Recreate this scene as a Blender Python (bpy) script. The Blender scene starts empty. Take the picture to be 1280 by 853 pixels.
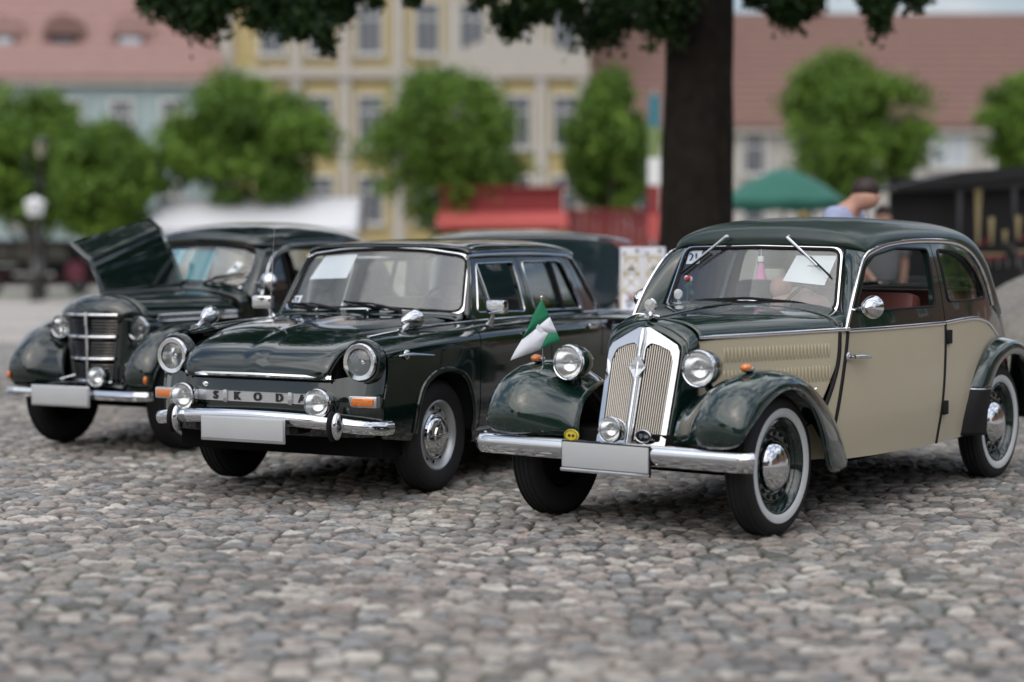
import bpy, bmesh, math, random
import numpy as np
from mathutils import Vector, Matrix
from mathutils.geometry import delaunay_2d_cdt
random.seed(7)
R = math.radians
scene = bpy.context.scene
col = scene.collection

# ------------------------------------------------------------------ materials
def new_mat(name):
    m = bpy.data.materials.new(name); m.use_nodes = True
    nt = m.node_tree; nt.nodes.clear()
    out = nt.nodes.new('ShaderNodeOutputMaterial')
    return m, nt, out

def pbr(name, base, rough=.5, metal=0., coat=0., var=.12, scale=9., bump=0., bscale=40., rvar=.0, spec=.5, trans=0., sheen=0., emit=None):
    m, nt, out = new_mat(name)
    b = nt.nodes.new('ShaderNodeBsdfPrincipled')
    b.inputs['Roughness'].default_value = rough
    b.inputs['Metallic'].default_value = metal
    b.inputs['Coat Weight'].default_value = coat
    b.inputs['Coat Roughness'].default_value = .02
    b.inputs['Specular IOR Level'].default_value = spec
    b.inputs['Sheen Weight'].default_value = sheen
    tc = nt.nodes.new('ShaderNodeTexCoord')
    n = nt.nodes.new('ShaderNodeTexNoise'); n.inputs['Scale'].default_value = scale; n.inputs['Detail'].default_value = 5
    nt.links.new(tc.outputs['Object'], n.inputs['Vector'])
    mx = nt.nodes.new('ShaderNodeMix'); mx.data_type = 'RGBA'
    a = tuple(max(0, c*(1-var)) for c in base); c2 = tuple(min(1, c*(1+var)) for c in base)
    mx.inputs[6].default_value = (*a, 1); mx.inputs[7].default_value = (*c2, 1)
    nt.links.new(n.outputs['Fac'], mx.inputs[0])
    nt.links.new(mx.outputs[2], b.inputs['Base Color'])
    if rvar:
        mr = nt.nodes.new('ShaderNodeMapRange'); mr.inputs[3].default_value = max(0, rough-rvar); mr.inputs[4].default_value = rough+rvar
        nt.links.new(n.outputs['Fac'], mr.inputs[0]); nt.links.new(mr.outputs[0], b.inputs['Roughness'])
    if bump:
        n2 = nt.nodes.new('ShaderNodeTexNoise'); n2.inputs['Scale'].default_value = bscale; n2.inputs['Detail'].default_value = 4
        nt.links.new(tc.outputs['Object'], n2.inputs['Vector'])
        bp = nt.nodes.new('ShaderNodeBump'); bp.inputs['Strength'].default_value = bump; bp.inputs['Distance'].default_value = .01
        nt.links.new(n2.outputs['Fac'], bp.inputs['Height']); nt.links.new(bp.outputs[0], b.inputs['Normal'])
    nt.links.new(b.outputs[0], out.inputs[0])
    return m

def glass(name, tint=(.8, .85, .84), rough=0., haze=0.):
    m, nt, out = new_mat(name)
    t = nt.nodes.new('ShaderNodeBsdfTransparent'); t.inputs[0].default_value = (*tint, 1)
    g = nt.nodes.new('ShaderNodeBsdfGlossy'); g.inputs['Roughness'].default_value = rough
    f = nt.nodes.new('ShaderNodeFresnel'); ge = nt.nodes.new('ShaderNodeNewGeometry')
    io = nt.nodes.new('ShaderNodeMapRange'); io.inputs[3].default_value = 1.5; io.inputs[4].default_value = 1/1.5   # thin pane: same reflectance from both sides
    nt.links.new(ge.outputs['Backfacing'], io.inputs[0]); nt.links.new(io.outputs[0], f.inputs[0])
    mx = nt.nodes.new('ShaderNodeMixShader')
    ml = nt.nodes.new('ShaderNodeMath'); ml.operation = 'MULTIPLY_ADD'; ml.inputs[1].default_value = 1.25; ml.inputs[2].default_value = .02
    nt.links.new(f.outputs[0], ml.inputs[0]); nt.links.new(ml.outputs[0], mx.inputs[0])
    nt.links.new(t.outputs[0], mx.inputs[1]); nt.links.new(g.outputs[0], mx.inputs[2])
    if haze:
        d = nt.nodes.new('ShaderNodeBsdfDiffuse'); d.inputs[0].default_value = (.5, .52, .54, 1)
        m2 = nt.nodes.new('ShaderNodeMixShader'); m2.inputs[0].default_value = haze
        nt.links.new(mx.outputs[0], m2.inputs[1]); nt.links.new(d.outputs[0], m2.inputs[2]); mx = m2
    nt.links.new(mx.outputs[0], out.inputs[0])
    return m

def paint(name, base, rough=.12, dust=.035, coat=1.):
    """car paint under clear coat, with a breath of street dust on it"""
    m, nt, out = new_mat(name)
    b = nt.nodes.new('ShaderNodeBsdfPrincipled')
    b.inputs['Roughness'].default_value = rough
    b.inputs['Specular IOR Level'].default_value = max(.28, .5-.5*coat)
    b.inputs['Coat Weight'].default_value = coat
    tc = nt.nodes.new('ShaderNodeTexCoord')
    n = nt.nodes.new('ShaderNodeTexNoise'); n.inputs['Scale'].default_value = 3.5; n.inputs['Detail'].default_value = 8; n.inputs['Roughness'].default_value = .65
    nt.links.new(tc.outputs['Object'], n.inputs['Vector'])
    mr = nt.nodes.new('ShaderNodeMapRange'); mr.inputs[1].default_value = .35; mr.inputs[2].default_value = .8; mr.inputs[3].default_value = 0; mr.inputs[4].default_value = dust*3
    nt.links.new(n.outputs['Fac'], mr.inputs[0])
    mx = nt.nodes.new('ShaderNodeMix'); mx.data_type = 'RGBA'
    mx.inputs[6].default_value = (*base, 1); mx.inputs[7].default_value = (.25, .23, .2, 1)
    nt.links.new(mr.outputs[0], mx.inputs[0]); nt.links.new(mx.outputs[2], b.inputs['Base Color'])
    r2 = nt.nodes.new('ShaderNodeMapRange'); r2.inputs[1].default_value = .3; r2.inputs[2].default_value = .8; r2.inputs[3].default_value = .008; r2.inputs[4].default_value = .05
    nt.links.new(n.outputs['Fac'], r2.inputs[0]); nt.links.new(r2.outputs[0], b.inputs['Coat Roughness'])
    n2 = nt.nodes.new('ShaderNodeTexNoise'); n2.inputs['Scale'].default_value = 2.2; n2.inputs['Detail'].default_value = 2
    nt.links.new(tc.outputs['Object'], n2.inputs['Vector'])
    bp = nt.nodes.new('ShaderNodeBump'); bp.inputs['Strength'].default_value = .12; bp.inputs['Distance'].default_value = .012
    nt.links.new(n2.outputs['Fac'], bp.inputs['Height'])
    nt.links.new(bp.outputs[0], b.inputs['Normal']); nt.links.new(bp.outputs[0], b.inputs['Coat Normal'])
    nt.links.new(b.outputs[0], out.inputs[0])
    return m

M = {}
M['green'] = paint('dark_green_paint', (.0045, .0180, .0145), dust=.006)
M['green_soft'] = paint('dark_green_roof_cover', (.010, .024, .020), rough=.34, coat=.25, dust=.012)
M['green2'] = paint('bottle_green_paint', (.0015, .0085, .0066), dust=.003)
M['green3'] = paint('deep_green_paint', (.0015, .0085, .0070), dust=.003)
M['bluegreen'] = paint('slate_green_paint', (.012, .03, .036), dust=.02)
M['cream'] = paint('cream_paint', (.415, .37, .268), rough=.4, dust=.03, coat=.3)
M['chrome'] = pbr('chrome', (.66, .67, .69), .07, 1., var=.04, scale=14, rvar=.04)
M['alu'] = pbr('brushed_aluminium', (.62, .63, .65), .3, 1., var=.1)
M['steel'] = pbr('silver_wheel_paint', (.42, .43, .44), .35, .6, var=.1)
M['silverbar'] = pbr('warm_silver_bars', (.50, .46, .40), .3, .75, var=.08)
M['rubber'] = pbr('tyre_rubber', (.014, .014, .015), .75, var=.3, scale=20, bump=.15, bscale=90, spec=.3)
M['black'] = pbr('black_rubber_trim', (.007, .007, .008), .65, var=.2, spec=.25)
M['blackgloss'] = pbr('black_gloss', (.008, .008, .009), .15, coat=.6, var=.2)
M['dark'] = pbr('dark_underbody', (.008, .008, .008), .9, var=.3, spec=.1)
M['whitewall'] = pbr('whitewall', (.50, .52, .53), .55, var=.07, scale=25)
M['plate'] = pbr('blank_plate', (.42, .43, .44), .42, var=.05)
M['orange'] = pbr('amber_lens', (.62, .16, .015), .12, coat=1., var=.25, scale=60)
M['red'] = pbr('red_lens', (.4, .01, .01), .15, coat=1., var=.1)
M['reflector'] = pbr('lamp_reflector', (.8, .8, .8), .16, 1., var=.03)
M['lamp_glass'] = glass('ribbed_lamp_glass', (.93, .95, .95), .10, .05)
M['glass'] = glass('window_glass', (.88, .91, .90))
M['ws'] = glass('windscreen_glass', (.95, .97, .965), 0., .0)
M['interior'] = pbr('charcoal_seat_cloth', (.03, .032, .036), .85, var=.3, sheen=.2)
M['maroon'] = pbr('maroon_leather', (.14, .045, .038), .5, var=.3)
M['headliner'] = pbr('grey_headliner', (.42, .40, .37), .9, var=.1)
M['trimgrey'] = pbr('grey_brown_door_trim', (.20, .18, .16), .8, var=.2)
M['paper'] = pbr('white_paper', (.72, .74, .80), .7, var=.03)
M['paperblue'] = pbr('pale_blue_paper', (.42, .66, .72), .7, var=.04)
M['teal'] = pbr('teal_card', (.05, .22, .26), .7, var=.08)
M['ink'] = pbr('blue_ink', (.02, .04, .16), .7, var=.1)
M['inkblack'] = pbr('black_ink', (.012, .012, .014), .6, var=.1)
M['white'] = pbr('white_paint', (.75, .76, .76), .5, var=.05)
M['flag_green'] = pbr('green_flag_cloth', (.008, .16, .075), .8, var=.12)
M['flag_white'] = pbr('white_flag_cloth', (.66, .68, .74), .8, var=.06)
M['yellow'] = pbr('yellow_enamel', (.62, .48, .02), .25, coat=.6, var=.1)
M['navy'] = pbr('navy_enamel', (.01, .014, .03), .2, coat=.8, var=.1)
M['pink'] = pbr('pink_plush', (.5, .30, .27), .9, var=.12, sheen=.4, bump=.3, bscale=160)
M['pinkcloth'] = pbr('pink_tassel', (.55, .16, .38), .8, var=.12)
M['tan'] = pbr('tan_bag_cloth', (.34, .22, .13), .85, var=.25)
M['rosered'] = pbr('red_petal', (.35, .04, .05), .6, var=.2)
M['leafgreen'] = pbr('dark_leaf', (.02, .07, .03), .6, var=.3)

# ------------------------------------------------------------------ mesh helpers
def obj(name, verts, faces, m, parent=None, smooth=True, angle=40, loc=None):
    me = bpy.data.meshes.new(name)
    me.from_pydata([tuple(v) for v in verts], [], [tuple(f) for f in faces])
    for mm in (m if isinstance(m, (list, tuple)) else [m]): me.materials.append(mm)
    me.validate(); me.update()
    if smooth:
        me.polygons.foreach_set('use_smooth', [True]*len(me.polygons))
        if angle: me.set_sharp_from_angle(angle=R(angle))
    o = bpy.data.objects.new(name, me); col.objects.link(o)
    if parent is not None: o.parent = parent
    if loc is not None: o.location = loc
    return o

def empty(name, loc=(0, 0, 0), rz=0., parent=None):
    o = bpy.data.objects.new(name, None); o.empty_display_size = .2
    col.objects.link(o); o.location = loc; o.rotation_euler = (0, 0, rz)
    if parent is not None: o.parent = parent
    return o

def tag(o, label=None, cat=None, group=None, kind=None):
    if label: o['label'] = label
    if cat: o['category'] = cat
    if group: o['group'] = group
    if kind: o['kind'] = kind
    return o

class MB:
    """collects shapes into one mesh"""
    def __init__(s): s.v = []; s.f = []; s.mi = []
    def add(s, vs, fs, mi=0):
        n = len(s.v); s.v += [tuple(v) for v in vs]; s.f += [tuple(i+n for i in f) for f in fs]; s.mi += [mi]*len(fs)
        return s
    def box(s, c, d, mi=0, rot=None, bev=0.):
        bm = bmesh.new(); bmesh.ops.create_cube(bm, size=1)
        for v in bm.verts: v.co = Vector((v.co.x*d[0], v.co.y*d[1], v.co.z*d[2]))
        if bev: bmesh.ops.bevel(bm, geom=bm.edges[:], offset=bev, segments=2, affect='EDGES', profile=.6)
        if rot is not None: bmesh.ops.transform(bm, matrix=rot, verts=bm.verts)
        bm.verts.index_update()
        s.add([v.co+Vector(c) for v in bm.verts], [[v.index for v in f.verts] for f in bm.faces], mi); bm.free(); return s
    def ball(s, c, r, mi=0, seg=16, rot=None):
        r = (r, r, r) if not hasattr(r, '__len__') else r
        n, k = seg, seg//2; vs = [(0, 0, 1)]
        for i in range(1, k):
            a = math.pi*i/k
            for j in range(n): vs.append((math.sin(a)*math.cos(2*math.pi*j/n), math.sin(a)*math.sin(2*math.pi*j/n), math.cos(a)))
        vs.append((0, 0, -1)); fs = []
        for j in range(n): fs.append((0, 1+j, 1+(j+1) % n))
        for i in range(k-2):
            for j in range(n): fs.append((1+i*n+j, 1+(i+1)*n+j, 1+(i+1)*n+(j+1) % n, 1+i*n+(j+1) % n))
        b = 1+(k-2)*n
        for j in range(n): fs.append((b+j, len(vs)-1, b+(j+1) % n))
        vv = [Vector((x*r[0], y*r[1], z*r[2])) for x, y, z in vs]
        if rot is not None: vv = [rot @ v for v in vv]
        return s.add([v+Vector(c) for v in vv], fs, mi)
    def lathe(s, prof, o, ax, seg=32, mi=0, caps=True):
        """prof [(radius, height along axis)]"""
        ax = Vector(ax).normalized(); t = Vector((0, 0, 1)) if abs(ax.z) < .9 else Vector((1, 0, 0))
        e1 = ax.cross(t).normalized(); e2 = ax.cross(e1); o = Vector(o); vs = []; fs = []
        for r, h in prof:
            for j in range(seg):
                a = 2*math.pi*j/seg; vs.append(o+ax*h+(e1*math.cos(a)+e2*math.sin(a))*r)
        for i in range(len(prof)-1):
            for j in range(seg):
                fs.append((i*seg+j, i*seg+(j+1) % seg, (i+1)*seg+(j+1) % seg, (i+1)*seg+j))
        if caps:
            if prof[0][0] > 1e-5: fs.append(tuple(range(seg-1, -1, -1)))
            if prof[-1][0] > 1e-5: fs.append(tuple(range((len(prof)-1)*seg, len(prof)*seg)))
        return s.add(vs, fs, mi)
    def tube(s, pts, r, seg=8, mi=0, closed=False):
        pts = [Vector(p) for p in pts]; n = len(pts); rs = r if hasattr(r, '__len__') else [r]*n
        prof = [(math.cos(2*math.pi*k/seg), math.sin(2*math.pi*k/seg)) for k in range(seg)]
        return s.sweep(pts, prof, scale=rs, mi=mi, closed=closed)
    def sweep(s, pts, prof, scale=None, up=None, mi=0, closed=False, caps=True):
        """profile (a,b): a along side = tangent x up, b along up"""
        pts = [Vector(p) for p in pts]; n = len(pts); vs = []; fs = []; k = len(prof)
        prev = None
        for i, p in enumerate(pts):
            if closed: t = (pts[(i+1) % n]-pts[i-1]).normalized()
            else: t = (pts[min(i+1, n-1)]-pts[max(i-1, 0)]).normalized()
            if up is not None: u = Vector(up[i]) if isinstance(up, list) else Vector(up)
            else:
                u = prev if prev is not None else (Vector((0, 0, 1)) if abs(t.z) < .9 else Vector((1, 0, 0)))
            u = (u-t*u.dot(t)).normalized(); prev = u
            sd = t.cross(u); sc = scale[i] if scale else 1.
            for a, b in prof: vs.append(p+(sd*a+u*b)*sc)
        for i in range(n if closed else n-1):
            i2 = (i+1) % n
            for j in range(k): fs.append((i*k+j, i*k+(j+1) % k, i2*k+(j+1) % k, i2*k+j))
        if not closed and caps:
            fs.append(tuple(range(k-1, -1, -1))); fs.append(tuple(range((n-1)*k, n*k)))
        return s.add(vs, fs, mi)
    def poly(s, pts, thick, nrm, mi=0):
        """flat polygon with thickness along nrm"""
        n = len(pts); nv = Vector(nrm).normalized()*thick; P = [Vector(p) for p in pts]
        vs = P+[p+nv for p in P]
        fs = [tuple(range(n-1, -1, -1)), tuple(range(n, 2*n))]+[(i, (i+1) % n, n+(i+1) % n, n+i) for i in range(n)]
        return s.add(vs, fs, mi)
    def build(s, name, m, parent=None, smooth=True, angle=40, loc=None, fix=True):
        o = obj(name, s.v, s.f, m, parent, False, None, loc)
        me = o.data
        if fix:
            bm = bmesh.new(); bm.from_mesh(me); bmesh.ops.recalc_face_normals(bm, faces=bm.faces); bm.to_mesh(me); bm.free()
        if any(s.mi) and len(s.mi) == len(me.polygons): me.polygons.foreach_set('material_index', s.mi)
        if smooth:
            me.polygons.foreach_set('use_smooth', [True]*len(me.polygons))
            if angle: me.set_sharp_from_angle(angle=R(angle))
        return o

def spl(P, m, closed=False):
    """Catmull-Rom through P (n,d) -> m points, even in the control parameter"""
    P = np.asarray(P, float); n = len(P)
    if n < 3 and not closed:
        t = np.linspace(0, 1, m)[:, None]; return P[0]*(1-t)+P[-1]*t
    if closed: ts = np.linspace(0, n, m, endpoint=False)
    else: ts = np.linspace(0, n-1, m)
    i = np.minimum(np.floor(ts).astype(int), n-1 if closed else n-2); t = (ts-i)[:, None]
    def g(k):
        if closed: return P[k % n]
        lo = 2*P[0]-P[1]; hi = 2*P[-1]-P[-2]
        Q = np.vstack([lo, P, hi]); return Q[np.clip(k+1, 0, n+1)]
    p0, p1, p2, p3 = g(i-1), g(i), g(i+1), g(i+2)
    return .5*((2*p1)+(-p0+p2)*t+(2*p0-5*p1+4*p2-p3)*t*t+(-p0+3*p1-3*p2+p3)*t**3)

def grid_dense(G, nu, nv, smooth_v=True):
    G = np.asarray(G, float)
    A = np.stack([spl(G[:, j], nu) for j in range(G.shape[1])], 1)
    return np.stack([spl(A[i], nv) for i in range(nu)], 0)

def surf(name, P, m, parent=None, s=1, thick=.008, angle=50, cut=None, out=None):
    """P (nu,nv,3) of (u,v,z) car points -> solid sheet. out: a rough outward (v,u,z) hint"""
    P = np.asarray(P, float); nu, nv = P.shape[:2]
    V = np.stack([P[..., 1]*s, P[..., 0], P[..., 2]], -1).reshape(-1, 3)
    F = []
    for i in range(nu-1):
        for j in range(nv-1):
            f = (i*nv+j, i*nv+j+1, (i+1)*nv+j+1, (i+1)*nv+j)
            F.append(f)
    if out is not None:
        n = np.zeros(3)
        for f in F: n += np.cross(V[f[2]]-V[f[0]], V[f[3]]-V[f[1]])
        o_ = np.array([out[0]*s, out[1], out[2]])
        if n @ o_ < 0: F = [f[::-1] for f in F]
    if cut is not None: V, F = cut(V, F)
    o = obj(name, V, F, m, parent, True, angle)
    md = o.modifiers.new('shell', 'SOLIDIFY'); md.thickness = thick; md.offset = -1. if out is not None else 0.
    return o

def dome(E, C, nu, nv, n=2.3, full=True):
    """rows of edge points E and centre points C (u,v,z); cross section a superellipse quarter, mirrored"""
    E = spl(E, nu); C = spl(C, nu); rows = []
    for e, c in zip(E, C):
        r = []
        for k in range(nv):
            x = k/(nv-1)
            a = x*math.pi/2
            S = math.sin(a)**(2/n); Cc = math.cos(a)**(2/n) if x < 1 else 0.
            v = c[1]+(e[1]-c[1])*S
            u = e[0]+(c[0]-e[0])*Cc; z = e[2]+(c[2]-e[2])*Cc
            r.append((u, v, z))
        if full:
            r = [(u, -v, z) for u, v, z in r[:0:-1]]+r
        rows.append(r)
    return np.array(rows)

def inside(p, poly):
    x, y = p; c = False; n = len(poly); j = n-1
    for i in range(n):
        xi, yi = poly[i]; xj, yj = poly[j]
        if (yi > y) != (yj > y) and x < (xj-xi)*(y-yi)/(yj-yi)+xi: c = not c
        j = i
    return c

def densify(poly, d):
    r = []
    for i in range(len(poly)):
        a = np.array(poly[i], float); b = np.array(poly[(i+1) % len(poly)], float)
        k = max(1, int(np.linalg.norm(b-a)/d+.5))
        for j in range(k): r.append(tuple(a+(b-a)*j/k))
    return r

def smooth_poly(poly, r=.04, k=5):
    """round every corner of a polygon with radius ~r"""
    out = []; n = len(poly)
    for i in range(n):
        p0, p, p1 = (np.array(poly[j % n], float) for j in (i-1, i, i+1))
        a = p0-p; b = p1-p; la, lb = np.linalg.norm(a), np.linalg.norm(b)
        d = min(r, la*.45, lb*.45); A = p+a/la*d; B = p+b/lb*d
        for t in np.linspace(0, 1, k): out.append(tuple((1-t)**2*A+2*t*(1-t)*p+t*t*B))
    return out

def panel(name, outline, holes, f, m, parent=None, s=1, thick=.012, step=.06, edge=.03, out=(1, 0, 0)):
    """a sheet cut in the parameter plane (a,b) and laid on the surface f -> (u,v,z)"""
    loops = [densify(outline, edge)]+[densify(h, edge) for h in holes]
    pts = []; ed = []
    for lp in loops:
        n0 = len(pts); pts += lp; ed += [(n0+i, n0+(i+1) % len(lp)) for i in range(len(lp))]
    xs = [p[0] for p in loops[0]]; ys = [p[1] for p in loops[0]]
    B = np.array(pts)
    for i in range(int((max(xs)-min(xs))/step)+1):
        for j in range(int((max(ys)-min(ys))/step)+1):
            p = (min(xs)+step*(i+.5), min(ys)+step*(j+.5))
            if inside(p, loops[0]) and not any(inside(p, h) for h in loops[1:]):
                if np.min(np.hypot(B[:, 0]-p[0], B[:, 1]-p[1])) > step*.45: pts.append(p)
    res = delaunay_2d_cdt([Vector(p) for p in pts], ed, [], 0, 1e-5)
    V2 = [(v.x, v.y) for v in res[0]]; T = []
    for t in res[2]:
        c = (sum(V2[i][0] for i in t)/len(t), sum(V2[i][1] for i in t)/len(t))
        if inside(c, loops[0]) and not any(inside(c, h) for h in loops[1:]): T.append(list(t))
    def pt(a, b):
        u, v, z = f(a, b); return np.array([v*s, u, z])
    P = []; N = []
    e = 1e-3
    for a, b in V2:
        P.append(pt(a, b)); nn = np.cross(pt(a+e, b)-pt(a-e, b), pt(a, b+e)-pt(a, b-e)); N.append(nn/(np.linalg.norm(nn)+1e-12))
    P = np.array(P); N = np.array(N); o_ = np.array([out[0]*s, out[1], out[2]], float)
    flip = N.mean(0) @ o_ < 0
    if flip: N = -N
    F = []
    for t in T:
        nn = np.cross(P[t[1]]-P[t[0]], P[t[2]]-P[t[0]])
        F.append(tuple(t) if nn @ N[t[0]] > 0 else tuple(t[::-1]))
    cnt = {}
    for t in F:
        for i in range(len(t)): cnt[(t[i], t[(i+1) % len(t)])] = 1
    rim = [k for k in cnt if (k[1], k[0]) not in cnt]
    n = len(P); V = np.vstack([P, P-N*thick]); nf = len(F)
    F2 = F+[tuple(i+n for i in t[::-1]) for t in F]
    ri = {}
    V = list(V)
    for a, b in rim:
        for k in (a, b):
            if k not in ri: ri[k] = (len(V), len(V)+1); V.append(P[k]); V.append(P[k]-N[k]*thick)
        F2.append((ri[a][0], ri[a][1], ri[b][1], ri[b][0]))
    me = bpy.data.meshes.new(name); me.from_pydata([tuple(v) for v in V], [], F2); me.materials.append(m); me.update()
    me.polygons.foreach_set('use_smooth', [i < 2*nf for i in range(len(F2))])
    ln = []
    for i, p in enumerate(me.polygons):
        for li in p.loop_indices:
            k = me.loops[li].vertex_index
            ln.append(tuple(N[k]) if i < nf else (tuple(-N[k-n]) if i < 2*nf else (0., 0., 0.)))
    me.normals_split_custom_set(ln)
    o = bpy.data.objects.new(name, me); col.objects.link(o)
    if parent is not None: o.parent = parent
    return o

def lut(xs, ys):
    xs = np.array(xs, float); ys = np.array(ys, float); m = np.gradient(ys, xs)
    def f(x):
        if x <= xs[0]: return ys[0]+m[0]*(x-xs[0])
        if x >= xs[-1]: return ys[-1]+m[-1]*(x-xs[-1])
        i = int(np.searchsorted(xs, x))-1; h = xs[i+1]-xs[i]; t = (x-xs[i])/h
        return ((2*t**3-3*t*t+1)*ys[i]+(t**3-2*t*t+t)*h*m[i]+(-2*t**3+3*t*t)*ys[i+1]+(t**3-t*t)*h*m[i+1])
    return f

def Lc(u, v, z): return (v, u, z)     # car point (rearward, leftward, up) -> local axes

def text(name, body, size, m, parent, loc, rot, extrude=.0015, align='CENTER', bold=0.):
    cu = bpy.data.curves.new(name, 'FONT'); cu.body = body; cu.size = size; cu.align_x = align; cu.align_y = 'CENTER'; cu.extrude = extrude; cu.offset = bold
    o = bpy.data.objects.new(name, cu); col.objects.link(o); bpy.context.view_layer.update()
    me = bpy.data.meshes.new_from_object(o.evaluated_get(bpy.context.evaluated_depsgraph_get()))
    bpy.data.objects.remove(o); bpy.data.curves.remove(cu)
    me.name = name; me.materials.clear(); me.materials.append(m)
    t = bpy.data.objects.new(name, me); col.objects.link(t); t.parent = parent; t.location = loc; t.rotation_euler = rot
    return t

def copy_tree(o, parent=None):
    c = o.copy(); col.objects.link(c)
    if parent is not None: c.parent = parent
    for ch in list(o.children): copy_tree(ch, c)
    return c
# ------------------------------------------------------------------ shared car fittings
def make_wheel(car, u, v, z, s, Rt, w, style):
    """wheel centred at (u, v, z); s = +1 on the car's left. local x = outward"""
    o = MB(); loc = (v*s, u, z)
    if style == 'prewar':          # dark green pressed steel with a ring of slots
        rr = .205
        prof = [(rr+.012, .050), (rr+.016, .058), (rr+.008, .062), (rr-.006, .046), (rr-.013, .018), (rr-.024, .004), (rr-.034, .012), (.166, .026), (.150, .030), (.128, .022), (.118, .012), (.10, .012), (.0, .012)]
        o.lathe([(r, h) for r, h in prof], (0, 0, 0), (s, 0, 0), 48, caps=False)
        for k in range(16):
            a = 2*math.pi*k/16; c = Vector((.029*s, .150*math.cos(a), .150*math.sin(a)))
            rot = Matrix.Rotation(a, 3, 'X')
            o.ball(c, (.006, .011, .019), 1, 12, rot)
        for rad in (.186, .174): o.tube([(.014*s, rad*math.cos(a), rad*math.sin(a)) for a in np.linspace(0, 2*math.pi, 48, endpoint=False)], .004, 6, closed=True)
        wh = o.build('wheel', [M['green'], M['dark']], car, loc=loc)
        cap = MB().lathe([(.118, .026), (.120, .036), (.113, .046), (.095, .062), (.07, .074), (.04, .082), (.0, .085)], (0, 0, 0), (s, 0, 0), 40).build('hub_cap', M['chrome'], wh)
    else:
        rr = Rt*.60
        prof = [(rr+.010, .052), (rr+.014, .060), (rr+.004, .064), (rr-.010, .052), (rr-.020, .028), (rr-.04, .020), (rr-.055, .030), (rr*.66, .036), (rr*.5, .03), (0, .03)]
        o.lathe(prof, (0, 0, 0), (s, 0, 0), 48, caps=False)
        for k in range(12):
            a = 2*math.pi*k/12; o.ball((.028*s, (rr-.033)*math.cos(a), (rr-.033)*math.sin(a)), (.004, .012, .008), 1, 8, Matrix.Rotation(a, 3, 'X'))
        wh = o.build('wheel', [M['steel'] if style == 'sixties' else M['green3'], M['dark']], car, loc=loc)
        c = MB().lathe([(.124, .034), (.126, .044), (.118, .052), (.104, .048), (.100, .056), (.085, .066), (.062, .070), (.058, .078), (.03, .084), (0, .086)], (0, 0, 0), (s, 0, 0), 40)
        c.box((.080*s, 0, 0), (.012, .17, .012), 0, None, .003)
        c.build('hub_cap', M['chrome'], wh)
        if style == 'prewar_dark': pass
    h = w/2
    tp = [(rr+.004, h*.72), (rr+.018, h*.86), (Rt*.80, h*1.0), (Rt*.90, h*.98), (Rt*.955, h*.86), (Rt*.985, h*.68), (Rt, h*.35), (Rt, -h*.35), (Rt*.985, -h*.68), (Rt*.955, -h*.86), (Rt*.9, -h*.98), (Rt*.78, -h), (rr+.01, -h*.8), (rr-.01, -h*.6), (rr-.01, h*.5), (rr+.004, h*.72)]
    t = MB().lathe(tp, (0, 0, 0), (s, 0, 0), 64, caps=False)
    for off in (-.45, -.15, .15, .45):       # tread grooves read as ribs
        t.tube([(h*off*1.3*s, (Rt+.001)*math.cos(a), (Rt+.001)*math.sin(a)) for a in np.linspace(0, 2*math.pi, 64, endpoint=False)], .0045, 5, closed=True)
    t.build('tyre', M['rubber'], wh)
    if style in ('prewar', 'prewar_dark'):
        a, b = (.226, .269) if style == 'prewar' else (.235, .252)
        MB().lathe([(a, h*.90), (a+.004, h*.97), ((a+b)/2, h*1.035), (b-.004, h*1.035), (b, h*.97)], (0, 0, 0), (s, 0, 0), 64, caps=False).build('whitewall', M['whitewall'], wh)
    # brake drum / back plate
    MB().lathe([(rr*.9, -.02), (rr*.9, .0), (.05, .01)], (0, 0, 0), (s, 0, 0), 24).build('brake_drum', M['dark'], wh)
    return wh

def make_lamp(name, parent, u, v, z, r, depth, rim_m, tilt=(0, 0), bowl_m=None, rimw=.12, back=.55):
    """round lamp facing the front of the car; the part is the shell, rim / reflector / lens are sub-parts"""
    ax = Vector((tilt[0], -1, tilt[1])).normalized(); loc = Vector((v, u, z))
    b = MB().lathe([(r*.98, 0), (r*1.0, -.012), (r*.97, -depth*.3), (r*.82, -depth*.62), (r*back, -depth*.9), (r*.15, -depth)], (0, 0, 0), ax, 36, caps=False)
    sh = b.build(name, bowl_m or rim_m, parent, loc=loc)
    i = r*(1-rimw)
    MB().lathe([(r*1.005, -.014), (r*1.03, -.004), (r*1.0, .010), (r*.95, .016), (i*1.01, .013), (i, .004), (i*.99, -.01)], (0, 0, 0), ax, 40, caps=False).build('lamp_rim', rim_m, sh)
    MB().lathe([(i, 0), (i*.86, -.03*r/.09), (i*.6, -.052*r/.09), (i*.3, -.064*r/.09), (0, -.068*r/.09)], (0, 0, 0), ax, 32, caps=False).build('reflector', M['reflector'], sh)
    bm = MB().ball(ax*(-.025*r/.09), r*.14, 0, 12); bm.lathe([(r*.10, -.066*r/.09), (r*.10, -.03*r/.09)], (0, 0, 0), ax, 12); bm.build('bulb', M['alu'], sh)
    MB().lathe([(i, .004), (i*.8, .014*r/.09), (i*.5, .022*r/.09), (i*.2, .026*r/.09), (0, .027*r/.09)], (0, 0, 0), ax, 32, caps=False).build('lens', M['lamp_glass'], sh)
    return sh

def make_seat(car, u, v, z, m, w=.46, back=.55, name='front_seat', head=False):
    b = MB().box((v, u, z), (w, .46, .16), 0, None, .05)
    b.box((v, u+.25, z+.06+back/2), (w*.96, .13, back), 0, Matrix.Rotation(R(-12), 3, 'X'), .05)
    if head: b.box((v, u+.33, z+.12+back+.08), (w*.5, .09, .16), 0, Matrix.Rotation(R(-8), 3, 'X'), .035)
    return b.build(name, m, car)

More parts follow.
